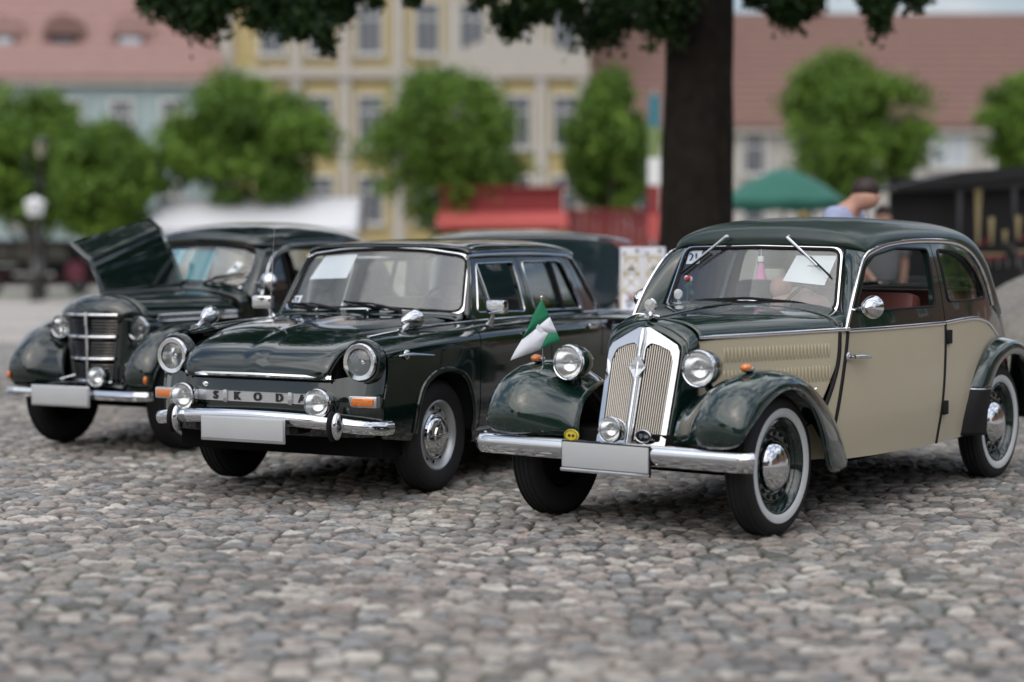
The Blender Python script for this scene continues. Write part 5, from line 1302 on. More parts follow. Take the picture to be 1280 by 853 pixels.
def house(name, label, X0, X1, Y, eave, ridge, depth, wall_m, roof_m, wins, chim=()):
    cx = (X0+X1)/2; base = gz(Y); t = empty(name, (cx, Y, base)); tag(t, label, 'building')
    W2 = (X1-X0)/2; e = eave-base; r = ridge-base
    MB().box((0, depth/2, e/2-.5), (2*W2, depth, e+1)).build('wall', wall_m, t, smooth=False)
    b = MB(); y0, y1, ym = -.5, depth+.5, depth/2
    vs = [(-W2-.3, y0, e-.15), (W2+.3, y0, e-.15), (W2+.3, ym, r), (-W2-.3, ym, r), (-W2-.3, y1, e-.15), (W2+.3, y1, e-.15)]
    vs += [(x, y, z+.22) for x, y, z in vs]
    b.add(vs, [(0, 1, 2, 3), (3, 2, 5, 4), (6, 9, 8, 7), (9, 10, 11, 8), (0, 6, 7, 1), (4, 5, 11, 10), (0, 3, 9, 6), (3, 4, 10, 9), (1, 7, 8, 2), (2, 8, 11, 5)])
    # courses of tiles
    n = 16
    for i in range(n):
        f = (i+.5)/n; b.box((0, y0+(ym-y0)*f, e+.09+(r-e+.15)*f), (2*W2+.5, .10, .05))
    rf = b.build('roof', roof_m, t, smooth=False)
    MB().box((0, -.22, e-.22), (2*W2+.2, .40, .34)).build('cornice', M['stone_trim'], t, smooth=False)
    MB().box((0, -.06, .35), (2*W2+.02, .14, .9)).build('plinth', M['stone_trim'], t, smooth=False)
    for cxx in chim: MB().box((cxx, ym, r+.5), (.9, .7, 1.6)).build('chimney', M['red_roof'], rf, smooth=False)
    for x, z, w, h, p in wins: window(t, x-cx, z-base, w, h, 0, p)
    return t, rf

def houses():
    Y = 85; k = Y/2412; X = lambda px: (px-640)*k; Z = lambda py: 1.4+(291.5-py)*k
    wins = [(X(px), Z(155), .95, 2.0, 'pane') for px in (-390, -330, -270, -210, -150, -90, -30, 30, 92, 155, 218)]+[(X(px), Z(255), .95, 1.9, 'pane') for px in (-390, -330, -270, -210, -150, -90, -30, 30, 92, 155, 218)]
    t, rf = house('town_house', 'pale teal town house with a pinkish red tiled roof and dormers', X(-440), X(272), Y, Z(98), Z(-120), 13, M['teal_wall'], M['pink_roof'], wins, (-4,))
    cx = (X(-440)+X(272))/2; base = gz(Y)
    for px in (-330, -250, -170, -85, 0, 78, 162):
        b = MB(); x = X(px)-cx; z = Z(66)-base; y = 1.35
        b.box((x, y+.6, z), (1.5, 2.2, 1.7), 0, None, .05)
        b.lathe([(.95, -.7), (.95, 1.6)], (x, y+.2, z+.75), (0, 1, 0), 24)
        d = b.build('dormer', M['pink_roof'] if px != 78 else M['red_roof'], rf)
        MB().box((x, y-.52, z+.1), (.95, .06, 1.15)).build('pane', M['pane_light'] if px != 78 else M['pane'], d, smooth=False)
    # yellow house with pilasters
    wins = [(X(px), Z(152), 1.05, 2.3, 'pane') for px in (340, 400, 462, 590, 648, 706)]+[(X(px), Z(36), 1.05, 2.3, 'pane') for px in (340, 400, 462, 534, 590, 648, 706)]+[(X(px), Z(250), 1.05, 2.1, 'pane') for px in (340, 400, 462, 534, 590, 648, 706)]
    t, rf = house('town_house', 'ochre yellow town house with pale pilasters and tall windows', X(274), X(738), Y+.6, Z(-60), Z(-190), 13, M['yellow_wall'], M['red_roof'], wins, (3, -5))
    cx = (X(274)+X(738))/2
    pil = MB()
    for px in (284, 370, 431, 498, 566, 618, 676, 728): pil.box((X(px)-cx, -.10, (Z(-60)-gz(Y+.6))/2), (.55, .24, Z(-60)-gz(Y+.6)-.2))
    pil.build('pilasters', M['stone_trim'], t, smooth=False)
    MB().box((0, -.16, Z(92)-gz(Y)), (X(738)-X(274)-.1, .36, .45)).build('string_course', M['stone_trim'], t, smooth=False)
    b = MB(); xc = X(640)-cx; z0 = Z(86)-gz(Y)
    b.poly([(xc-3.4, -.30, z0), (xc+3.4, -.30, z0), (xc+3.0, -.30, z0+.5), (xc, -.30, z0+1.7), (xc-3.0, -.30, z0+.5)], .26, (0, 1, 0)); b.build('pediment', M['stone_trim'], t, smooth=False)
    # long low house on the right
    wins = [(X(px), Z(192), .95, 1.8, 'pane') for px in (800, 870, 945, 1010, 1075, 1135, 1260, 1320, 1390)]+[(X(1190), Z(186), 1.7, 1.6, 'pane_light')]+[(X(px), Z(262), .95, 1.8, 'pane') for px in (800, 870, 945, 1010, 1075, 1135, 1190, 1260, 1320)]
    house('town_house', 'long low house with a big red-brown tiled roof and pale grey wall', X(742), X(1480), Y+1, Z(156), Z(24)+.9, 15, M['grey_wall'], M['red_roof'], wins, (-2, 9))

def behind_camera():
    """what the paint and chrome mirror: the near side of the square"""
    wins = [(x, z, 1.0, 1.8, 'pane') for x in range(-26, 28, 4) for z in (2.2, 5.4)]
    t, rf = house('town_house', 'brick red house row on the near side of the square behind the viewer', -28, 28, 0, 7.5, 11.5, 10, pbr('brick_red_render', (.26, .12, .09), .9, var=.25, scale=2), M['red_roof'], wins)
    t.location = (0, -34, 0); t.rotation_euler = (0, 0, math.pi)  # unseen row, added for the cars to reflect
    t, rf = house('town_house', 'brown red house row along the right side of the square outside the view', -45, 45, 0, 8.5, 13, 10, pbr('brown_red_render', (.20, .10, .075), .9, var=.25, scale=2), M['red_roof'], [(x, z, 1.0, 1.8, 'pane') for x in range(-42, 44, 5) for z in (2.2, 5.6)])
    t.location = (40, 24, 0); t.rotation_euler = (0, 0, -math.pi/2)  # row added out of view to darken what the car sides mirror
    for i, (x, y, h, wd_) in enumerate(((24, 18, 9.5, 7), (22, 7, 9, 7), (27, 31, 10, 7.5))):  # trees added out of view, also to darken the side reflections
        lime_tree(x, y, h, wd_, 2.4, ['tree nearest the brown red house row right of the view', 'second tree right of the viewer beside the square', 'third and farthest tree right of the view'][i], 50+i)
    for i, (x, y, h, wd_) in enumerate(((-13, -17, 8.5, 6.5), (-5.5, -20, 7.5, 5.5), (7, -18, 8, 6), (15, -12, 8.5, 6.5), (-17, -5, 8, 6))):  # unseen trees added for a dark band in the reflections
        t = lime_tree(x, y, h, wd_, 2.2, ['dark green tree at the far left behind the viewer', 'small tree left of centre behind the viewer', 'tree right of centre behind the viewer', 'broad tree at the right behind the viewer', 'tree beside the square left of the viewer'][i], 40+i)

def street_trees():
    Y = 60; k = Y/2412
    for i, (px, top, bot, wpx, yy, lab) in enumerate([
        (42, 98, 300, 158, 62, 'dense dark green clipped tree behind the street lamps'),
        (140, 148, 300, 130, 59, 'small bright green tree right of the street lamps above the black van'),
        (310, 82, 262, 208, 60, 'rounded green tree above the white market tent'),
        (553, 74, 282, 200, 60, 'rounded light green tree left of the red kiosk roof'),
        (757, 82, 272, 112, 61, 'green tree between the red kiosk and the big trunk'),
        (1062, 58, 240, 190, 58, 'tall rounded green tree above the green parasol'),
        (1282, 84, 215, 118, 60, 'green tree cut off by the right edge behind the black booth')]):
        kk = yy/2412
        lime_tree((px-640)*kk, yy, 1.4+(291.5-top+6)*kk, wpx*kk*1.20, 1.4+(291.5-bot-16)*kk, lab, 60+i)
# ------------------------------------------------------------------ market things
M['canvas'] = pbr('white_canvas', (.66, .67, .70), .8, var=.06, scale=3)
M['red_wood'] = pbr('red_painted_boards', (.22, .022, .022), .6, var=.15, scale=4)
M['red_boards'] = pbr('weathered_red_boards', (.15, .018, .018), .7, var=.3, scale=3)
M['red_awning'] = pbr('light_red_awning', (.46, .09, .08), .8, var=.1, scale=4)
M['parasol_green'] = pbr('green_parasol_cloth', (.018, .115, .085), .8, var=.12, scale=3)
M['booth_black'] = pbr('black_booth_boards', (.010, .010, .012), .5, var=.3, scale=4)
M['gold'] = pbr('pale_gold_paint', (.50, .40, .20), .5, var=.1)
M['dark_red'] = pbr('dark_red_paint', (.22, .015, .03), .45, var=.1)
M['booth_grey'] = pbr('grey_booth_fascia', (.10, .10, .11), .6, var=.2)
M['granite'] = pbr('rough_granite', (.21, .20, .18), .9, var=.45, scale=16, bump=1., bscale=34)
M['van_black'] = pbr('black_van_paint', (.0035, .0035, .0045), .3, var=.2, spec=.12)
M['magenta'] = pbr('dark_magenta_vinyl', (.12, .006, .03), .35, coat=.5, var=.1)
M['wood'] = pbr('grey_wood', (.16, .13, .10), .8, var=.25, scale=7)
M['lamp_yellow'] = pbr('old_lantern_glass', (.50, .46, .33), .3, var=.1)
M['grass'] = pbr('short_grass', (.05, .10, .02), .95, var=.5, scale=3, bump=.6, bscale=30)
M['board_yellow'] = pbr('yellow_tower_lines', (.52, .36, .03), .6, var=.1)
M['brown'] = pbr('brown_sails', (.22, .07, .03), .7, var=.15)
M['skin'] = pbr('skin', (.48, .26, .19), .55, var=.08)
M['lilac'] = pbr('pale_lilac_shirt', (.36, .40, .58), .85, var=.1)
M['dark_hair'] = pbr('dark_hair', (.025, .014, .01), .6, var=.3)
M['blond'] = pbr('blond_hair', (.42, .29, .10), .6, var=.25)
M['jeans'] = pbr('dark_trousers', (.03, .035, .05), .85, var=.2)
M['red_shirt'] = pbr('red_shirt', (.42, .05, .045), .85, var=.1)
M['grey_shirt'] = pbr('grey_shirt', (.22, .22, .23), .85, var=.1)

def stalls():
    Y = 58; k = Y/2412; X = lambda px: (px-640)*k; Z = lambda py: 1.4+(291.5-py)*k; g = gz(Y)
    # white market tent
    x0, x1 = X(188), X(448); cx = (x0+x1)/2; w2 = (x1-x0)/2
    t = empty('market_tent', (cx, Y, g)); tag(t, 'long white market tent with a sloping canvas roof below the green trees', 'tent')
    zt, ze = Z(246)-g, Z(286)-g
    b = MB(); n = 26
    vs = []; fs = []
    for i in range(n+1):
        x = -w2+2*w2*i/n; sag = .05*math.sin(i*math.pi*5/n)**2
        for (y, z) in ((0, ze-.22), (0, ze), (.8, ze+(zt-ze)*.62-sag), (1.7, zt-.02), (3.4, ze)): vs.append((x, y, z))
    for i in range(n):
        for j in range(4): fs.append((i*5+j, i*5+j+1, i*5+j+6, i*5+j+5))
    b.add(vs, fs); c = b.build('canvas_roof', M['canvas'], t, fix=False); c.modifiers.new('t', 'SOLIDIFY').thickness = .01
    for sx in (-w2+.1, -w2/3, w2/3, w2-.1):
        for y in (.05, 3.3): MB().tube([(sx, y, 0), (sx, y, ze)], .035, 8).build('tent_pole', M['alu'], t)
    MB().box((0, 1.0, .45), (2*w2-1, .8, .9), 0, None, .02).build('counter', M['wood'], t)
    # red kiosk
    x0, x1 = X(552), X(704); cx = (x0+x1)/2; w2 = (x1-x0)/2
    t = empty('market_kiosk', (cx, Y, g)); tag(t, 'red wooden market kiosk with a light red awning over its dark counter', 'kiosk')
    zr, za, zb = Z(236)-g, Z(266)-g, Z(281)-g
    b = MB(); b.box((0, 1.6, zr/2), (2*w2-.1, 2.2, zr-.1)); b.build('wall', M['red_wood'], t, smooth=False)
    b = MB(); b.box((0, .50, zr-.35), (2*w2, .10, .66))
    for i in range(18): b.box((-w2+.1+i*(2*w2-.2)/17, .44, zr-.35), (.03, .03, .62))
    b.build('fascia', M['red_wood'], t, smooth=False)
    b = MB(); b.box((0, 1.5, zr+.03), (2*w2+.2, 2.5, .08)); b.build('roof', M['red_wood'], t, smooth=False)
    b = MB(); b.poly([(-w2-.1, .45, za), (w2+.1, .45, za), (w2+.12, -.75, zb+.06), (-w2-.12, -.75, zb+.06)], .03, (0, 0, 1)); b.box((0, -.76, zb), (2*w2+.24, .03, .22)); b.build('awning', M['red_awning'], t, smooth=False)
    MB().box((0, .47, (zb-.1)/2+.45), (2*w2-.4, .05, zb-1.0)).build('serving_hatch', M['dark'], t, smooth=False)
    MB().box((0, .25, .98), (2*w2-.3, .5, .06)).build('counter', M['wood'], t, smooth=False)
    rng = random.Random(4)
    # red boarded hoarding right of the kiosk
    x0, x1 = X(708), X(836); cx = (x0+x1)/2; w2 = (x1-x0)/2
    t = empty('board_wall', (cx, Y+.6, g)); tag(t, 'low red boarded wall between the red kiosk and the big trunk', 'wall')
    b = MB(); h = Z(264)-g
    for i in range(13): b.box((-w2+(i+.5)*2*w2/13, 0, h/2), (2*w2/13-.02, .05, h))
    b.build('boards', M['red_boards'], t, smooth=False)
    MB().box((0, -.04, h+.02), (2*w2+.05, .14, .06)).build('top_rail', M['red_wood'], t, smooth=False)
    for sx in (-w2+.1, 0, w2-.1): MB().box((sx, .09, h/2), (.1, .1, h)).build('post', M['wood'], t, smooth=False)
    # striped banner on a pole
    Yb = 40; kb = Yb/2412; xb = (818-640)*kb; gb = gz(Yb); zz = lambda py: 1.4+(291.5-py)*kb-gb
    t = empty('banner_pole', (xb, Yb, gb)); tag(t, 'tall pole with a banner of red, white, green and blue fields beside the trunk', 'banner')
    MB().tube([(-.02, .03, 0), (-.02, .03, zz(112))], .025, 10).build('pole', M['alu'], t)
    b = MB(); b.lathe([(.28, 0), (.28, .06), (.06, .09)], (-.02, .03, 0), (0, 0, 1), 20); b.build('foot', M['black'], t)
    bands = [(300, 268, 'red_awning'), (268, 232, 'red_wood'), (232, 198, 'white'), (198, 160, 'leaf_cloth'), (160, 120, 'blue_cloth')]
    M['leaf_cloth'] = pbr('yellow_green_cloth', (.17, .23, .09), .8); M['blue_cloth'] = pbr('teal_blue_cloth', (.04, .17, .21), .8)
    for a, c, mm in bands:
        MB().box((-.02, 0, (zz(a)+zz(c))/2), (.24, .012, zz(c)-zz(a)-.004), 0, None, .004).build('cloth_field', M[mm], t, smooth=False)
    # green parasol
    Yp = 40; kp = Yp/2412; xp = (978-640)*kp; gp = gz(Yp); zz = lambda py: 1.4+(291.5-py)*kp-gp
    t = empty('parasol', (xp, Yp, gp)); tag(t, 'green market parasol behind the two-tone saloon roof', 'parasol')
    r_ = 1.28; zt, ze = zz(210), zz(250)
    vs = [(0, 0, zt)]; fs = []; n = 32
    rings = [(.25, zt-.07), (.62*r_, zt-.33*(zt-ze)-.1), (r_, ze), (r_, ze-.2)]
    for i, (rr, z) in enumerate(rings):
        for j in range(n):
            a = 2*math.pi*j/n; q = abs(((j/n*8) % 1)-.5)*2; sc = 1-.05*(1-q) if i else 1
            vs.append((rr*sc*math.cos(a), rr*sc*math.sin(a), z-.02*(1-q)*i))
    for j in range(n): fs.append((0, 1+j, 1+(j+1) % n))
    for i in range(3):
        for j in range(n): a = 1+i*n; fs.append((a+j, a+n+j, a+n+(j+1) % n, a+(j+1) % n))
    c = obj('canopy', vs, fs, M['parasol_green'], t); c.modifiers.new('t', 'SOLIDIFY').thickness = .006
    MB().tube([(0, 0, 0), (0, 0, zt+.05)], .03, 10).build('pole', M['wood'], t)
    for j in range(8): a = 2*math.pi*j/8; MB().tube([(0, 0, zt-.06), (r_*.97*math.cos(a), r_*.97*math.sin(a), ze-.01)], .012, 5).build('rib', M['wood'], t)
    MB().lathe([(.3, 0), (.3, .1), (.05, .12)], (0, 0, 0), (0, 0, 1), 20).build('foot', M['granite'], t)

def booth():
    Y = 24; k = Y/2412; X = lambda px: (px-640)*k; Z = lambda py: 1.4+(291.5-py)*k; g = gz(Y)
    x0 = X(1112); t = empty('fairground_booth', (x0, Y, g)); tag(t, 'black fairground booth with tapering gold spikes and red and gold rails', 'booth')
    x = lambda px: X(px)-x0; z = lambda py: Z(py)-g
    L_ = 3.6
    b = MB(); b.poly([(0, -.35, z(240)), (.8, -.35, z(222)), (L_, -.35, z(200)), (L_, 1.6, z(200)), (.8, 1.6, z(222)), (0, 1.6, z(240))], .06, (0, 0, 1)); b.build('roof', M['booth_black'], t, smooth=False)
    b = MB(); b.poly([(0, 0, z(242)), (L_, 0, z(226)), (L_, 0, z(206)), (.8, 0, z(222))], .05, (0, -1, 0)); b.build('fascia', M['booth_grey'], t, smooth=False)
    b = MB(); b.box((L_/2, .35, z(290)/2+.35), (L_-.1, .06, z(226))); b.box((L_/2, .02, .33), (L_-.1, .08, .75)); b.build('back_boards', M['booth_black'], t, smooth=False)
    for px, ya, yb, wp, mm in ((1197, 232, 292, 9, 'booth_grey'), (1220, 236, 306, 9, 'gold'), (1237, 272, 306, 7, 'gold'), (1270, 270, 299, 7, 'gold'), (1265, 222, 272, 9, 'booth_grey'), (1254, 288, 304, 6, 'gold'), (1300, 240, 306, 9, 'gold'), (1330, 236, 300, 9, 'booth_grey')):
        q = MB(); w_ = wp*k/2; q.poly([(x(px)-w_, -.03, z(ya)), (x(px)-w_*.25, -.03, z(yb)), (x(px)+w_*.25, -.03, z(yb)), (x(px)+w_, -.03, z(ya))], .03, (0, -1, 0)); q.build('spike', M[mm], t, smooth=False)
    for a, c, y_ in ((1214, 1253, 318), (1266, 1330, 314)):
        MB().box(((x(a)+x(c))/2, -.08, z(y_)), (x(c)-x(a), .06, .022)).build('gold_rail', M['gold'], t, smooth=False)
        MB().box(((x(a)+x(c))/2, -.08, z(y_+4)), (x(c)-x(a), .06, .045)).build('red_rail', M['dark_red'], t, smooth=False)
    for (xa, ya, xb, yb) in ((1222, 306, 1236, 298), (1270, 301, 1284, 292)):
        MB().tube([(x(xa), -.06, z(ya)), (x(xb), -.06, z(yb))], .018, 6).build('red_strut', M['dark_red'], t)
    P = [(x(1252), -.3, z(305)), (x(1257), -.32, z(309)), (x(1263), -.33, z(318)), (x(1269), -.34, z(333)), (x(1272), -.34, z(350))]
    MB().sweep([tuple(p) for p in spl(P, 14)], [(-.05, -.012), (.05, -.012), (.05, .012), (-.05, .012)]).build('curved_guard', M['booth_grey'], t)
    for i in range(5):
        MB().tube([(x(1222+i*12), -.05, z(324)), (x(1222+i*12), -.05, z(334))], .008, 6).build('rail_post', M['alu'], t)
    # boulder / granite block beside the saloon tail
    rng = np.random.default_rng(8)
    vs = []; n, kk = 64, 26
    for i in range(kk+1):
        ph = math.pi/2*i/kk
        for j in range(n):
            a = 2*math.pi*j/n
            q = np.array([math.cos(a)*math.cos(ph), math.sin(a)*math.cos(ph), math.sin(ph)])
            r = 1+.04*math.sin(3*a+1)+.03*math.sin(5*a+2*ph*3)+.02*math.sin(9*a+7*ph)+.012*math.sin(17*a+13*ph)
            pw = lambda v, e: math.copysign(abs(v)**e, v)
            vs.append((pw(q[0], .7)*r*1.75, pw(q[1], .7)*r*.85, max(-.06, pw(q[2], .62)*r*1.13*(1+.06*pw(q[0], 1)))))
    fs = [(i*n+j, i*n+(j+1) % n, (i+1)*n+(j+1) % n, (i+1)*n+j) for i in range(kk) for j in range(n)]
    o = obj('granite_boulder', vs, fs, M['granite'], None, True, None, (5.25, 15.6, 0)); tag(o, 'big rough grey granite block behind the tail of the two-tone saloon', 'boulder')

def lamps_and_van():
    def street_lamp(px, pyl, Y, label, mm, hw, hh):
        k = Y/2412; g = gz(Y); t = empty('street_lamp', ((px-640)*k, Y, g)); tag(t, label, 'street lamp', 'street lamps at the square')
        zl = 1.4+(291.5-pyl)*k-g
        b = MB().lathe([(.20, 0), (.20, .12), (.15, .16), (.13, .75), (.16, .80), (.10, .88), (.085, 1.4), (.075, zl-hh*.75), (.11, zl-hh*.7), (.05, zl-hh*.6)], (0, 0, 0), (0, 0, 1), 20); b.build('post', M['blackgloss'], t)
        MB().lathe([(hw*.62, -hh*.5), (hw*.92, hh*.28), (hw, hh*.32)], (0, 0, zl), (0, 0, 1), 4, caps=True).build('lantern_glass', M[mm], t, angle=20)
        b = MB().lathe([(hw*1.12, hh*.32), (hw*.7, hh*.5), (hw*.25, hh*.62), (.03, hh*.72), (0, hh*.75)], (0, 0, zl), (0, 0, 1), 4)
        for j in range(6): a = math.pi/3*j; b.tube([(hw*.63*math.cos(a), hw*.63*math.sin(a), zl-hh*.5), (hw*.95*math.cos(a), hw*.95*math.sin(a), zl+hh*.3)], .018, 5)
        b.build('lantern_cap', M['blackgloss'] if mm == 'lamp_yellow' else M['white'], t)
    street_lamp(45, 260, 56, 'black street lamp with a bright white lantern in front of the black van', 'white', .30, .46)
    street_lamp(53, 186, 60, 'taller street lamp with a yellowish lantern among the left trees', 'lamp_yellow', .22, .55)
    # van
    Y = 70; k = Y/2412; g = gz(Y); x1 = (136-640)*k; Lv = 4.9
    t = empty('delivery_van', (x1-Lv/2, Y, g)); tag(t, 'black van with white web address and a dark magenta stripe at the left edge', 'van')
    prof = [(-2.45, .30), (-2.45, .95), (-2.40, 1.55), (-2.30, 1.88), (-2.1, 1.95), (1.0, 1.95), (1.35, 1.86), (1.85, 1.25), (2.05, 1.12), (2.40, .95), (2.45, .70), (2.45, .30)]
    b = MB(); n = len(prof); P = smooth_poly(prof, .12, 4)
    secs = [(-.93, .90), (-.95, .97), (-.82, 1.0)]
    ring = []
    for y, sc in [(-.90, .985), (-.96, 1.), (.96, 1.), (.90, .985)]: ring.append([(x*sc, y*(1-.05*max(0, (z-1.0))), .30+(z-.30)*sc) for x, z in P])
    vs = [p for r_ in ring for p in r_]; m_ = len(P)
    fs = [(i*m_+j, i*m_+(j+1) % m_, (i+1)*m_+(j+1) % m_, (i+1)*m_+j) for i in range(3) for j in range(m_)]+[tuple(range(m_-1, -1, -1)), tuple(range(3*m_, 4*m_))]
    b.add(vs, fs); b.build('body', M['van_black'], t)
    for (xa, xb) in ((-2.25, -.85), (-.75, .35), (.45, 1.30)):
        MB().poly([(xa, -.935, 1.22), (xb, -.935, 1.22), (xb-(.25 if xb > 1 else 0), -.92, 1.74), (xa, -.92, 1.74)], .02, (0, -1, 0)).build('window', M['blackgloss'], t, smooth=False)
    for xw in (-1.55, 1.55):
        b = MB().lathe([(.34, -.11), (.36, -.06), (.36, .06), (.33, .11), (.22, .11)], (xw, -.86, .34), (0, -1, 0), 32); w_ = b.build('wheel', M['rubber'], t)
        MB().lathe([(.215, .105), (.20, .118), (.06, .10), (0, .105)], (xw, -.86, .34), (0, -1, 0), 20).build('hub_cap', M['booth_grey'], w_)
    P = [(x, -.972, .62+.10*math.sin((x+2.4)*1.1)) for x in np.linspace(-2.0, 2.3, 30)]
    MB().sweep(P, [(-.008, -.022), (.008, -.022), (.008, .022), (-.008, .022)], up=(0, 0, 1)).build('magenta_stripe', M['magenta'], t, smooth=False)
    xl = (102-640)*k-(x1-Lv/2)
    MB().lathe([(.27, .0), (.34, 0), (.34, .012), (.27, .013)], (xl, -.965, 1.4-(338-291.5)*k-g), (0, -1, 0), 32).build('round_emblem', M['magenta'], t, smooth=False)
    zx = lambda py: 1.4-(py-291.5)*k-g; xx = lambda px: (px-640)*k-(x1-Lv/2)
    text('web_address', 'www.se', .21, M['white'], t, (xx(26), -.985, zx(342)), (R(90), 0, 0), .003, 'LEFT', .004)
    text('web_address', 'e3000.de', .21, M['white'], t, (xx(49), -.985, zx(342)), (R(90), 0, 0), .003, 'LEFT', .004)
    text('slogan', 'Events & Erlebnisse', .105, M['white'], t, (xx(2), -.985, zx(331)), (R(90), 0, 0), .003, 'LEFT', .002)
    # grass strip and a kerb slab
    V = [(-40, 64.5, gz(64.5)+.006), (-9, 64.5, gz(64.5)+.006), (-9, 69, gz(69)+.006), (-40, 69, gz(69)+.006)]
    tag(obj('grass', V, [(0, 1, 2, 3)], M['grass'], smooth=False), 'strip of short green grass by the black van', 'grass', kind='stuff')
    tag(MB().box((-9.9, 47.6, gz(47.6)+.06), (1.5, .5, .16), 0, None, .03).build('kerb', M['granite'], None), kind='structure')

def poster_corner():
    """open-booted car behind the middle saloon, with the display boards beside it"""
    car = empty('vintage_car', (.16, 15.2, 0), R(8))
    tag(car, 'slate green car with its boot lid standing open behind the middle saloon', 'car', 'classic cars parked side by side')
    m = M['bluegreen']
    # local: x right, y forward (away from the viewer)
    E = [(.35, .66, 1.30), (.8, .70, 1.30), (1.6, .70, 1.28), (2.2, .64, 1.15), (2.7, .62, .95)]
    C = [(.33, 0, 1.36), (.8, 0, 1.42), (1.6, 0, 1.43), (2.3, 0, 1.32), (2.8, 0, 1.0)]
    def sw(name, P, mm, **k): return surf(name, P, mm, car, 1, .012, **k)
    sw('roof', dome(E, C, 24, 16, 2.8), M['green2'], out=(0, 0, 1))
    for s in (1, -1):
        surf('body_side', grid_dense(np.array([[(0.1, .72, .86), (.1, .78, .6), (.1, .74, .28)], [(1.5, .76, .92), (1.5, .80, .6), (1.5, .76, .28)], [(3.0, .74, .90), (3.0, .78, .6), (3.0, .74, .28)], [(3.9, .60, .80), (3.9, .64, .55), (3.85, .60, .32)]]), 24, 10), m, car, s, .01, out=(1, 0, 0))
        surf('cabin_side', grid_dense(np.array([[(.36, .66, 1.30), (.15, .72, .88)], [(.9, .70, 1.30), (.9, .76, .90)], [(1.7, .70, 1.28), (1.7, .76, .92)], [(2.2, .64, 1.15), (2.6, .74, .92)]]), 16, 6), M['glass'], car, s, .006, out=(1, 0, 0))
        for uu in (.38, 1.3, 2.2): MB().tube([(.665*s+.02*s, uu, 1.29 if uu < 2 else 1.15), (.75*s, uu+(-.2 if uu < 1 else .3 if uu > 2 else 0), .90)], .03, 8).build('pillar', m, car)
        for uu in (.75, 3.1):
            b = MB().lathe([(.20, .06), (.30, .07), (.32, .04), (.32, -.05), (.30, -.07)], (.70*s, uu, .32), (s, 0, 0), 32); w_ = b.build('wheel', M['rubber'], car)
            MB().lathe([(.20, .055), (.12, .07), (0, .08)], (.70*s, uu, .32), (s, 0, 0), 24).build('hub_cap', M['chrome'], w_)
    sw('front_hood', dome([(2.7, .66, .92), (3.3, .62, .88), (3.9, .5, .78)], [(2.7, 0, 1.0), (3.3, 0, .98), (3.95, 0, .82)], 14, 12, 2.6), m, out=(0, 0, 1))
    sw('tail_panel', [[(-.02-.05*math.cos(x*1.5), .76*x, z) for x in np.linspace(-1, 1, 12)] for z in np.linspace(.30, .72, 6)], m, out=(0, -1, 0))
    MB().box((0, .45, .55), (1.4, .75, .36)).build('boot_floor', M['dark'], car)
    MB().box((0, .80, .85), (1.3, .04, .50)).build('boot_lining', M['maroon'], car)
    MB().sweep([(-.8, 0, .40), (-.4, -.12, .40), (.4, -.12, .40), (.8, 0, .40)], [(-.01, -.04), (.012, -.03), (.015, 0), (.012, .03), (-.01, .04)], up=(0, 0, 1)).build('rear_bumper', M['chrome'], car)
    # lid: a big curved sheet with round lower corners, bright top edge
    def lid(a, b): return (.10-.10*math.sin((b-.78)*2.6)-.06*(abs(a)/.72)**3*-1, a, b)
    ol = smooth_poly([(-.70, .80), (.70, .80), (.735, 1.26), (.62, 1.345), (-.62, 1.345), (-.735, 1.26)], .10, 7)
    panel('boot_lid', ol, [], lid, m, car, 1, .03, .06, .03, out=(0, -1, 0))
    MB().sweep([(x, .07+.05*abs(x/.75)**3, 1.385-.05*abs(x/.78)**3) for x in np.linspace(-.78, .80, 24)], [(-.05, -.012), (.03, -.012), (.04, .004), (.0, .016), (-.05, .012)], up=(0, 0, 1)).build('roof_edge', M['alu'], car)
    # table with boards
    t = empty('display_table', (1.12, 15.0, 0)); tag(t, 'small table under a pale printed cloth beside the open boot', 'table')
    b = MB(); b.box((0, 0, .765), (.72, .62, .02)); 
    b.build('table_top', M['wood'], t, smooth=False)
    vs = []; n = 60
    loop = densify([(-.37, -.32), (.37, -.32), (.37, .32), (-.37, .32)], .05)
    for zi, zz_ in enumerate((.779, .76, .66, .58)):
        for i, (x, y) in enumerate(loop):
            f = 1+.02*zi+.012*zi*math.sin(i*1.9); vs.append((x*f, y*f, zz_))
    m_ = len(loop); fs = [(i*m_+j, i*m_+(j+1) % m_, (i+1)*m_+(j+1) % m_, (i+1)*m_+j) for i in range(3) for j in range(m_)]+[tuple(range(m_))]
    obj('table_cloth', vs, fs, M['paper'], t, True, 60).modifiers.new('t', 'SOLIDIFY').thickness = .003
    for sx in (-.32, .32):
        for sy in (-.27, .27): MB().box((sx, sy, .375), (.04, .04, .75)).build('leg', M['wood'], t, smooth=False)
    for i, px in enumerate((789, 818)):
        X_ = (px-640)/2412*15.05; t = empty('display_board', (X_, 15.05, .782)); t.rotation_euler = (R(-4), 0, R(-4+6*i))
        tag(t, ['left one of two white display boards printed with a yellow tower', 'right one of two white display boards printed with a yellow tower, next to the trunk'][i], 'display board', 'windmill display boards')
        MB().box((0, 0, .255), (.175, .012, .51), 0, None, .003).build('board', M['paper'], t, smooth=False)
        b = MB(); y = -.009
        def ln(p, q, w_=.0032): b.tube([(p[0], y, p[1]), (q[0], y, q[1])], w_, 5)
        for z0, z1, wa, wb in ((.30, .42, .062, .052), (.16, .30, .074, .062)):
            ln((-wa, z0), (wb, z1)); ln((wa, z0), (-wb, z1)); ln((-wa, z0), (-wb, z1)); ln((wa, z0), (wb, z1)); ln((-wa, z0), (wa, z0)); ln((-wb, z1), (wb, z1))
        ln((-.080, .01), (-.074, .16)); ln((.080, .01), (.074, .16)); ln((-.08, .44), (.08, .44))
